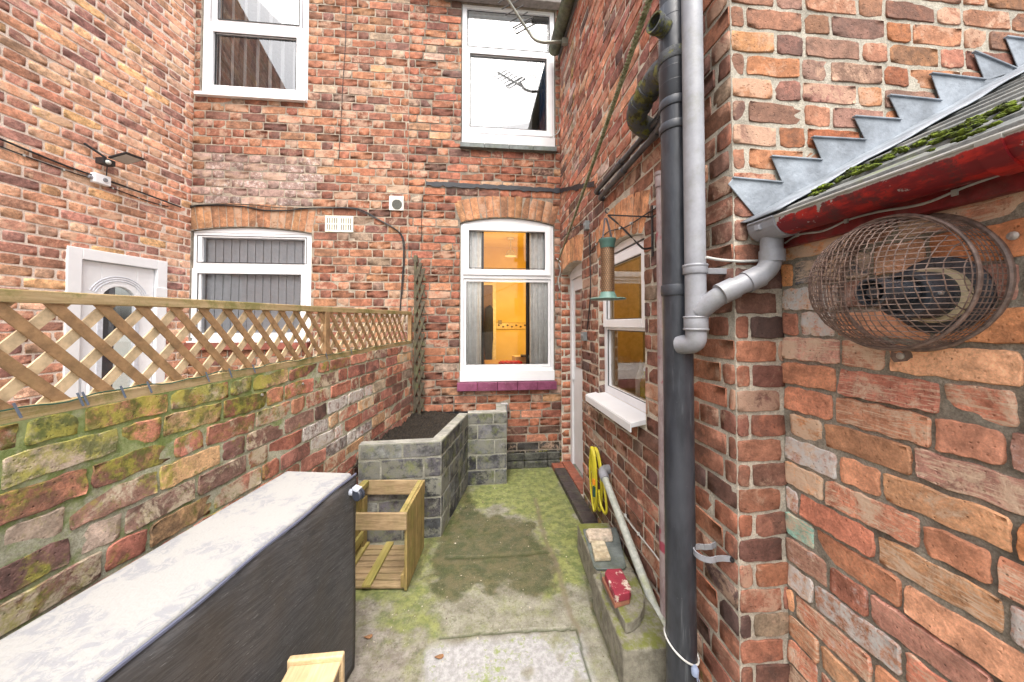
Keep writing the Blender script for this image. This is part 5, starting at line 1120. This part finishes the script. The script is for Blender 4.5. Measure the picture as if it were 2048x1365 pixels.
b.add(vs, [(i*5+j, i*5+5+j, i*5+6+j, i*5+1+j) for i in range(8) for j in range(4)]); o = b.build('plastic_bag', plain('grey_plastic_bag', (.2, .24, .3), .25), smooth=True, fix=False); o.modifiers.new('t', 'SOLIDIFY').thickness = .002; tag(o, 'crumpled grey-blue plastic lying on the compost at the front of the planter', 'plastic bag')
q = RW.pt(1009, 822, .0); t_ = thing('wall_socket', tuple(q), 'small grey fitting on the rear wall at the planter corner', 'fitting'); b = MB(); b.box(RW, RW.hit(1003, 820)[0], RW.hit(1014, 820)[0], 0, .05, RW.hit(1008, 838)[1], RW.hit(1008, 806)[1]); b.build('box', plain('dull_grey', (.3, .3, .31), .5), t_, bevel=.005); b = MB(); z_ = RW.hit(1008, 808)[1]; b.box(RW, RW.hit(1002, 808)[0], RW.hit(1015, 808)[0], 0, .058, z_, z_+.012); b.build('lid', plain('light_grey', (.42, .42, .42), .5), t_, bevel=.003)
# rough plinth below the kitchen window, threshold tiles
k = NT('black_plinth'); c = k.mix(k.ramp(k.noise(16, 7, .75), .35, .65), (.03, .03, .028), (.12, .12, .1)); c = k.mix(k.ramp(k.noise(11, 7, .75), .54, .7, 0, .8), c, (.12, .14, .03)); k.bump(k.noise(45, 6, .8), .014); M['plinth'] = k.done(c, .85)
b = MB(); rg = np.random.RandomState(7); u = .302
while u < .90:
    L2 = min(.9-u, rg.uniform(.2, .27)); z0_ = 0
    for h, dd_ in ((.07, .05), (.075, .03)): b.box(RW, u+.003, u+L2-.003, 0, dd_+rg.uniform(0, .012), z0_, z0_+h); z0_ += h+.006
    u += L2
b.build('plinth', M['plinth'], house, bevel=.01, seg=3)
st_ = thing('door_step', (.9, 3.3, 0), 'red and black quarry tile step along the back door', 'step')
tm = [plain('red_quarry', (.27, .085, .05), .6, var=.25, sc=18, dirt=.3, dirtc=(.06, .05, .04)), plain('black_quarry', (.045, .035, .035), .55, var=.3, sc=18, dirt=.35, dirtc=(.13, .14, .06))]
ya, yb = 3.745, 2.42; n = 8
for i in range(n):
    y0 = ya-(ya-yb)*i/n; y1 = ya-(ya-yb)*(i+1)/n
    b = MB(); b.hexa([(x, y, z) for z in (0, .045) for x, y in ((.80, y0-.003), (.915, y0-.003), (.915, y1+.003), (.80, y1+.003))]); b.build('tile', tm[1 if i else 0], st_, bevel=.004)
for i in range(3):
    y0 = 3.74-.235*i; b = MB(); b.hexa([(x, y, z) for z in (0, .047) for x, y in ((.921, y0-.003), (1.02, y0-.003), (1.02, y0-.232), (.921, y0-.232))]); b.build('tile', tm[0], st_, bevel=.004)

# open wooden crate stood on end in front of the planter
M['crate'] = wood_mat('treated_crate_wood', (.2, .14, .05), (.34, .25, .1), 2, .5); M['crate_h'] = wood_mat('crate_rail_wood', (.24, .165, .09), (.36, .26, .15), 0, .25); M['crate_y'] = wood_mat('mossy_crate_slat', (.26, .2, .07), (.38, .3, .12), 0, .6)
KF = Fr(-.402, 2.075, R(-5.5)); CW, CD, CH = .43, .40, .462      # u<0 to the left, d<0 away
cr = thing('wooden_crate', tuple(KF.p(-CW/2, -CD/2, 0)), 'open slatted wooden crate frame standing beside the block planter, moss on its edges', 'crate')
b = MB()
for i in range(4): b.box(KF, -.016, 0, -CD+CD*i/4+.0015, -CD+CD*(i+1)/4-.0015, .01, CH)
b.build('side_panel', M['crate'], cr, bevel=.002)
b = MB()
for i in range(4): b.box(KF, -CW, -CW+.016, -CD+CD*i/4+.0015, -CD+CD*(i+1)/4-.0015, .01, CH)
b.build('side_panel', M['crate'], cr, bevel=.002)
for (q0, q1) in ((0.0, .016), (-CD-.016, -CD)):
    b = MB(); b.box(KF, -CW+.0, 0, q0, q1, CH-.098, CH-.002); b.build('top_rail', M['crate_h'], cr, bevel=.002)
b = MB(); b.box(KF, -.045, -.017, -CD, -.0, CH-.03, CH+.003); b.build('top_batten', M['crate_y'], cr, bevel=.002); b = MB(); b.box(KF, -CW+.017, -CW+.045, -CD, 0, CH-.03, CH+.003); b.build('top_batten', M['crate_y'], cr, bevel=.002)
for i in range(7):
    b = MB(); y0 = -CD+.01+(CD-.015)*i/7; b.box(KF, -CW+.018, -.018, y0, y0+(CD-.015)/7-.010, .012, .028); b.build('base_slat', M['crate_h'], cr, bevel=.003)
KF2 = wood_u('batten_green', (.3, .24, .07), (.44, .36, .13), Fr(0, 0, R(84)), .5)
for uu in (-.235, -CW+.03): b = MB(); b.box(KF, uu-.025, uu+.025, -CD+.0, .0, .030, .045); b.build('base_batten', KF2, cr, bevel=.002)
b = MB(); b.box(KF, -CW+.017, -CW+.035, -CD, 0, .09, .15); b.build('inner_batten', KF2, cr, bevel=.002)
b = MB(); b.box(KF, -.036, -.018, -.06, -.0, .03, .10); b.box(KF, -CW+.018, -CW+.036, -CD+.06, -CD+.0, .03, CH-.1); b.build('corner_post', M['crate'], cr, bevel=.002)

# divan base on its side
k = NT('white_damask'); v = k.noise(22, 7, .8, k.mapped((1, 1, 1)), 1.0); f_ = k.math('MULTIPLY', k.ramp(v, .46, .56), k.ramp(k.noise(6.5, 4, .6), .42, .52)); c = k.mix(k.math('MULTIPLY', f_, .75), (.335, .33, .32), (.235, .24, .262)); c = k.mix(k.ramp(k.noise(30, 5, .75), .6, .8, 0, .4), c, (.24, .225, .19)); k.bump(k.noise(90, 5), .002); M['damask'] = k.done(c, .7)
k = NT('dark_woven_cloth'); ang = math.atan2(PW.H.y, PW.H.x); v = k.n('ShaderNodeMapping'); k.L(k.co, v.inputs[0]); v.inputs[2].default_value = (0, 0, -ang); v2 = k.n('ShaderNodeMapping'); k.L(v.outputs[0], v2.inputs[0]); v2.inputs[2].default_value = (0, R(-9), 0); v3 = k.n('ShaderNodeMapping'); k.L(v2.outputs[0], v3.inputs[0]); v3.inputs[3].default_value = (10, 150, 150)
g = k.noise(1, 6, .7, v3.outputs[0], .6); c = k.mix(k.ramp(g, .38, .62), (.055, .055, .058), (.095, .094, .098)); c = k.mix(k.ramp(k.noise(1.6, 3, .8, v3.outputs[0]), .63, .68, 0, .6), c, (.32, .32, .33)); c = k.mix(k.ramp(k.noise(6, 5), .4, .7, 0, .3), c, (.1, .08, .06)); k.bump(g, .0015); M['cloth'] = k.done(c, .7)
DV = Fr(-.542, 1.648, R(90)-PHI); DH = .874
dv = thing('divan_base', tuple(DV.p(-.7, -.16, 0)), 'divan bed base stood on its side, white patterned fabric on top and dark cloth underside', 'bed base')
nu, nz_ = 60, 24
b = MB(); b.box(DV, -1.72, 0, -.338, -.022, 0, DH); b.build('body', M['damask'], dv, bevel=.014, seg=4)
vs = []; 
for i in range(nu+1):
    for j in range(nz_+1):
        u = -1.72+1.722*i/nu; z = .004+(DH-.012)*j/nz_; d_ = -.008+.004*math.sin(u*9)*math.sin(z*5)+.0025*math.sin(u*31+z*8); 
        if j == nz_: d_ -= .006; z += .004*math.sin(u*5)+.002*math.sin(u*23)
        vs.append(DV.p(u, d_+.003, z))
b = MB(); b.add(vs, [(i*(nz_+1)+j, (i+1)*(nz_+1)+j, (i+1)*(nz_+1)+j+1, i*(nz_+1)+j+1) for i in range(nu) for j in range(nz_)]); o = b.build('underside_cloth', M['cloth'], dv, smooth=True, fix=False); o.modifiers.new('t', 'SOLIDIFY').thickness = .002
b = MB(); b.tube([DV.p(-1.72+1.72*i/60, -.008, DH-.004+.003*math.sin(i*.5)) for i in range(61)], .005, 6); b.build('edge_piping', simple('bluish_piping', (.1, .11, .16), .5), dv, smooth=True)
for (uu, zz_) in ((-.05, DH-.065), (-1.3, .1)):
    b = MB(); p = DV.p(uu, -.01, zz_); b.tube([p, p+DV.N*.02], .014, 12); b.bar(p+DV.N*.02+Vector((0, 0, .022)), p+DV.N*.05+Vector((0, 0, .012)), .034, .014); cs = b.build('castor', simple('silver_grey', (.4, .43, .5), .3), dv, bevel=.003)
    b = MB(); w_ = p+DV.N*.043-Vector((0, 0, .008)); t2 = (DV.H+DV.N*.3).normalized()
    b.lathe(w_-t2*.016, t2, [(0, .004), (0, .021), (.004, .025), (.013, .025), (.014, .018), (.019, .018), (.020, .025), (.028, .025), (.032, .021), (.032, .004)], 24); b.build('wheel', simple('dark_wheel', (.035, .04, .055), .35), cs, smooth=True)
# pale wooden cabinet, close at the bottom edge
M['beech'] = wood_mat('pale_beech_veneer', (.52, .37, .2), (.62, .46, .27), 1, 0, .4)
bc = thing('beech_cabinet', (-.49, .9, 0), 'pale beech-veneer cabinet corner standing by the dark underside of the bed base', 'cabinet')
XF = Fr(-.415, 1.15, R(0))
b = MB(); b.box(XF, -.15, -.004, .02, .70, .03, .498); b.build('carcass', plain('brown_side', (.16, .09, .05), .5, var=.25), bc, bevel=.002)
b = MB(); b.box(XF, -.150, .0, .016, .70, .499, .512); b.build('top', M['beech'], bc, bevel=.003)
b = MB(); b.box(XF, -.160, .004, -.006, .0155, .03, .526); b.build('back_board', M['beech'], bc, bevel=.006, seg=4)
b = MB(); b.lathe(XF.p(.0, .05, .43), Vector((1, 0, 0)), [(0, .008), (.008, .012), (.014, .006)], 12); b.build('fixing', M['iron'], bc)

# stone blocks and the bits lying on them
k = NT('mossy_concrete_kerb'); c = k.mix(k.ramp(k.noise(20, 7, .75), .35, .65), (.17, .155, .12), (.3, .28, .22)); c = k.mix(k.ramp(k.noise(120, 3, .8), .6, .7, 0, .5), c, (.42, .38, .3))
ge = k.n('ShaderNodeNewGeometry'); se = k.n('ShaderNodeSeparateXYZ'); k.L(ge.outputs['Normal'], se.inputs[0]); mn = k.math('ADD', k.noise(9, 7, .75), k.math('MULTIPLY', se.outputs[2], .16)); c = k.mix(k.ramp(mn, .58, .74, 0, .85), c, (.16, .18, .025)); k.bump(k.noise(90, 6, .8), .008); M['kerb'] = k.done(c, .9, 0, .3)
def slab(name, pts, z0, z1, mat, label, cat, group=None, bevel=.008, rough=.0):
    b = MB(); b.prism([Vector((x, y, z0)) for x, y in pts], (0, 0, z1-z0)); o = b.build(name, mat, None, bevel=bevel, seg=3); return tag(o, label, cat, group)
slab('concrete_block', [(.683, 2.345), (.655, 1.885), (.870, 1.868), (.905, 2.335)], 0, .182, M['kerb'], 'long mossy concrete block, the farther of two, under the black slate', 'block', 'concrete blocks along the wing wall', .012)
slab('concrete_block', [(.628, 1.868), (.612, 1.425), (.838, 1.410), (.862, 1.855)], 0, .188, M['kerb'], 'mossy concrete block nearest the soil pipe, under the curved stone', 'block', 'concrete blocks along the wing wall', .012)
gt_ = lambda px, py, z: (lambda p: (p.x, p.y))(ground(px, py, z))
def lay(pxs, z): return [gt_(x, y, z) for x, y in pxs]
def zoomp(x, y): return (1120+x/2.9375, 900+y/2.9375)
slab('roof_slate', lay([zoomp(*p) for p in ((135, 462), (330, 452), (352, 520), (390, 678), (378, 692), (215, 696), (198, 680))], .20), .186, .197, M['slate'], 'broken black roof slate lying on the farther concrete block', 'slate', bevel=.003)
mb_ = plain('pale_worn_brick', (.5, .42, .33), .9, var=.3, sc=40, dirt=.5, dirtc=(.36, .2, .12), bump=.004)
slab('brick_piece', lay([zoomp(*p) for p in ((150, 475), (168, 461), (300, 462), (311, 512), (170, 520))], .23), .199, .232, mb_, 'pale broken brick lying crosswise at the back of the black slate', 'brick', bevel=.006)
slab('brick_piece', lay([zoomp(*p) for p in ((180, 528), (262, 530), (300, 632), (204, 638))], .22), .199, .219, plain('mossy_pale_brick', (.48, .42, .3), .9, var=.3, sc=40, dirt=.5, dirtc=(.3, .2, .08), bump=.004), 'pale mottled brick piece lying lengthwise on the black slate', 'brick', bevel=.006)
cpt = [zoomp(*p) for p in ((235, 712), (390, 735), (440, 760), (478, 810), (494, 870), (492, 925), (470, 975), (430, 1010), (385, 1022), (300, 860))]
slab('curved_stone', lay(cpt, .235), .19, .238, M['kerb'], 'mossy curved-edge stone piece on the nearer concrete block', 'stone', bevel=.006)
slab('red_tile', lay([zoomp(*p) for p in ((245, 745), (330, 745), (415, 850), (408, 880), (322, 905))], .262), .2395, .262, plain('red_terracotta', (.26, .1, .06), .8, var=.25, sc=30, dirt=.3, bump=.002), 'red terracotta tile lying under the red-painted brick', 'tile', bevel=.003)
k = NT('red_painted_brick'); c = k.mix(k.ramp(k.noise(35, 5, .7), .4, .6), (.46, .38, .3), (.55, .48, .4)); c = k.mix(k.ramp(k.noise(16, 6, .75), .40, .46), c, k.mix(k.noise(40, 4), (.3, .03, .05), (.17, .015, .03))); k.bump(k.noise(60, 5, .8), .004); 
slab('red_painted_brick', lay([zoomp(*p) for p in ((262, 722), (275, 700), (360, 697), (420, 812), (410, 838), (325, 856))], .30), .264, .302, k.done(c, .7), 'pale brick splashed with crimson paint, topmost on the curved stone', 'brick', bevel=.006)

# yellow hose
hz = thing('garden_hose', (.87, 2.45, .6), 'coiled yellow garden hose hanging from a hook on the wing wall', 'hose')
yel = plain('yellow_hose', (.55, .47, .03), .35, var=.12, sc=12); HK = Vector((.865, 2.50, .635))
rg = np.random.RandomState(3)
b = MB(); pts = []; loops = 5
for i in range(loops*40+1):
    t = 2*math.pi*i/40; L_ = i/40; W_ = .062+.018*math.sin(L_*2.1)+.008*math.sin(L_*5); Hh = .215+.02*math.sin(L_*1.7+1); cy = .01*math.sin(L_*3)
    pts.append((.868-.018*math.sin(L_*2.9)-.012*math.cos(t), HK.y+cy+W_*math.sin(t)*(1+.25*math.cos(t)), HK.z-Hh+Hh*math.cos(t)))
b.tube(pts, .0075, 10); b.build('coil', yel, hz, smooth=True)
b = MB(); b.tube(spline([(.87, 2.40, .56), (.875, 2.35, .45), (.875, 2.30, .33), (.875, 2.30, .27), (.875, 2.34, .245), (.87, 2.40, .28), (.87, 2.43, .36)]), .0085, 10); b.build('loose_loop', yel, hz, smooth=True)
b = MB(); b.tube([(.845, 2.455, .37), (.845, 2.458, .30)], .012, 10); b.build('connector', simple('dark_green_plastic', (.02, .07, .05), .4), hz, smooth=True)
b = MB(); b.lathe((.842, 2.45, .425), (0, 0, -1), [(0, .014), (.035, .014)], 12); b.build('collar', simple('orange_plastic', (.7, .25, .02), .4), hz, smooth=True)
b = MB(); b.tube([(.92, 2.5, .645), (.86, 2.5, .64), (.845, 2.5, .66)], .004, 6); b.build('hook', M['rust'], hz)

# boiler flue and its wire guard on the outbuilding wall
FY, FZ = .772, 1.652; base = Vector((1.118-.012, FY, FZ)); ax = Vector((-1, 0, 0))
fl = thing('boiler_flue', (1.1, .72, 1.62), 'black boiler flue outlet with tan ring inside the rusty wire guard', 'flue')
fc = Vector((1.108, .72, 1.618)); blk = plain('flue_black', (.045, .05, .06), .28)
b = MB(); b.lathe(fc, ax, [(-.01, .092), (.014, .092), (.018, .086), (.019, .06)], 36); b.build('wall_seal', blk, fl, smooth=True)
b = MB(); b.lathe(fc, ax, [(.018, .066), (.034, .066), (.036, .06), (.036, .05)], 36); b.build('tan_ring', plain('tan_ring', (.58, .47, .3), .6, dirt=.3), fl, smooth=True)
b = MB(); b.lathe(fc, ax, [(.03, .056), (.105, .056), (.108, .054), (.108, .045), (.095, .044)], 36); b.build('outer_tube', blk, fl, smooth=True)
b = MB(); b.lathe(fc+Vector((0, .0, .006)), ax, [(.09, .030), (.165, .030), (.167, .034), (.192, .034), (.193, .028), (.165, .026), (.165, .016), (.185, .014), (.184, .0)], 32); b.build('nozzle', blk, fl, smooth=True)
b = MB(); b.lathe(fc+Vector((-.09, -.052, .0)), (0, -1, 0), [(0, .005), (.008, .005), (.009, .002)], 10); b.build('screw', simple('bright_screw', (.6, .6, .6), .3, .8), fl)
cg = thing('flue_guard', (1.1, FY, FZ), 'rusty domed wire mesh guard fixed over the boiler flue on the outbuilding wall', 'wire guard')
def prof(r):    # protrusion for cap radius
    pr_ = [(0, .205), (.05, .203), (.085, .194), (.11, .178), (.13, .158), (.146, .13), (.158, .10), (.163, .07)]
    for (r0, p0), (r1, p1) in zip(pr_[:-1], pr_[1:]):
        if r <= r1: return p0+(p1-p0)*(r-r0)/(r1-r0)
    return .07
cgp = lambda y, z, P: base+ax*P+Vector((0, y, z)); WR = .0012; RG = .163
b = MB(); rg = np.random.RandomState(5)
for kk in range(2):
    c_ = -.156
    while c_ <= .157:
        hl = math.sqrt(max(0, RG*RG-c_*c_)); n = max(4, int(hl/.009)); line = []
        for i in range(-n, n+1):
            t = hl*math.sin(math.pi/2*i/n); r = min(RG, math.hypot(c_, t)); P = prof(r)+.0012*math.sin(i*3.1+c_*300)
            a_, b2 = (c_, t) if kk == 0 else (t, c_)
            line.append(cgp(a_+.0015*math.sin(t*60+c_*90), b2, P))
        e0, e1 = line[0], line[-1]; w0 = Vector((base.x-.002, e0.y, e0.z)); w1 = Vector((base.x-.002, e1.y, e1.z))
        b.tube([w0]+line+[w1], WR, 4); c_ += .0122
P = .010
while P < .10:
    rr2 = RG+.001; b.tube([cgp(rr2*math.cos(t), rr2*math.sin(t), P) for t in [2*math.pi*i/56 for i in range(56)]], WR, 4, closed=True); P += .0122
b.build('wire_mesh', M['rust'], cg)
for nm, P, rr2, rw in (('base_ring', .006, .167, .006), ('middle_ring', .082, .166, .0042)):
    b = MB(); b.tube([cgp(rr2*math.cos(t), rr2*math.sin(t), P) for t in [2*math.pi*i/64 for i in range(64)]], rw, 8, closed=True); b.build(nm, M['rust'], cg, smooth=True)
for an in (25, 145, 262):
    b = MB(); c_ = cgp(.188*math.cos(R(180-an)), .188*math.sin(R(180-an)), .002); c_.x -= .001
    b.lathe(c_+Vector((.002, 0, 0)), ax, [(0, .024), (.003, .024), (.003, .0)], 20); lg = b.build('fixing_lug', M['rust'], cg, smooth=False); b = MB(); b.lathe(c_+ax*.002, ax, [(0, .009), (.003, .009), (.005, .003)], 12); b.build('screw', simple('pale_screw', (.55, .52, .48), .4, .6), lg)
# screws / fixings scattered in the brickwork of the garden wall
for i, (px, py, lab) in enumerate(((523, 790, 'bright screw in the top course of the mossy garden wall'), (605, 768, 'bright screw nearer the far end of the mossy garden wall'))):
    b = MB(); p = PW.pt(px, py, .006); b.lathe(p, PW.N, [(0, .008), (.006, .007), (.008, .003)], 10); tag(b.build('screw_head', simple('zinc', (.6, .6, .58), .3, .8)), lab, 'screw')
# dry leaf scraps on the paving
for i, (px, py, lab) in enumerate(((878, 1314, 'curled brown leaf lying on the pale slab near the bottom of the yard'), (736, 1274, 'small brown leaf on the paving beside the bed base'), (664, 1165+10, None))):
    if lab is None: continue
    g_ = ground(px, py, .008); b = MB(); n = 8; b.prism([g_+Vector((.022*math.cos(t)*(1+.3*math.sin(3*t)), .010*math.sin(t), .004*math.sin(2*t))) for t in [2*math.pi*j/n for j in range(n)]], (0, 0, .0015)); tag(b.build('leaf', simple('brown_leaf', (.22, .11, .05), .8)), lab, 'leaf')

# grit and crumbs gathered along the wall bases
b = MB(); rg = np.random.RandomState(77)
for p0, p1, w_, n_ in (((-.30, 2.5), (.3, 3.35), .25, 90), ((.62, 1.45), (.62, 2.4), .06, 50), ((-.5, 1.7), (-.36, 2.05), .2, 60), ((.2, 3.66), (.78, 3.66), .05, 40), ((-.4, 1.2), (.55, 2.6), .5, 160)):
    for i in range(n_):
        t = rg.rand(); x = p0[0]+(p1[0]-p0[0])*t+rg.normal(0, w_*.5); y = p0[1]+(p1[1]-p0[1])*t+rg.normal(0, w_*.5)
        if x < -.25 and y > 2.0 or x > .6 or x > .29 and y > 3.65 or y > 3.3 and x < .3: continue
        r_ = rg.uniform(.0015, .0045)*(1.6 if rg.rand() < .08 else 1); c_ = Vector((x, y, .003)); q = [c_+Vector((r_*math.cos(a)*rg.uniform(.6, 1.3), r_*math.sin(a)*rg.uniform(.6, 1.3), rg.uniform(-.2, .2)*r_)) for a in (0, 1.3, 2.6, 3.9, 5.1)]
        b.add(q+[c_+Vector((0, 0, r_)), c_-Vector((0, 0, r_))], [(j, (j+1) % 5, 5) for j in range(5)]+[((j+1) % 5, j, 6) for j in range(5)])
k = NT('grit'); g_ = k.n('ShaderNodeNewGeometry'); o = b.build('grit', k.done(k.mix(g_.outputs['Random Per Island'], (.09, .07, .045), (.5, .45, .36)), .9)); tag(o, 'scattered grit and crumbs of mortar on the yard floor', 'grit', None, 'stuff')
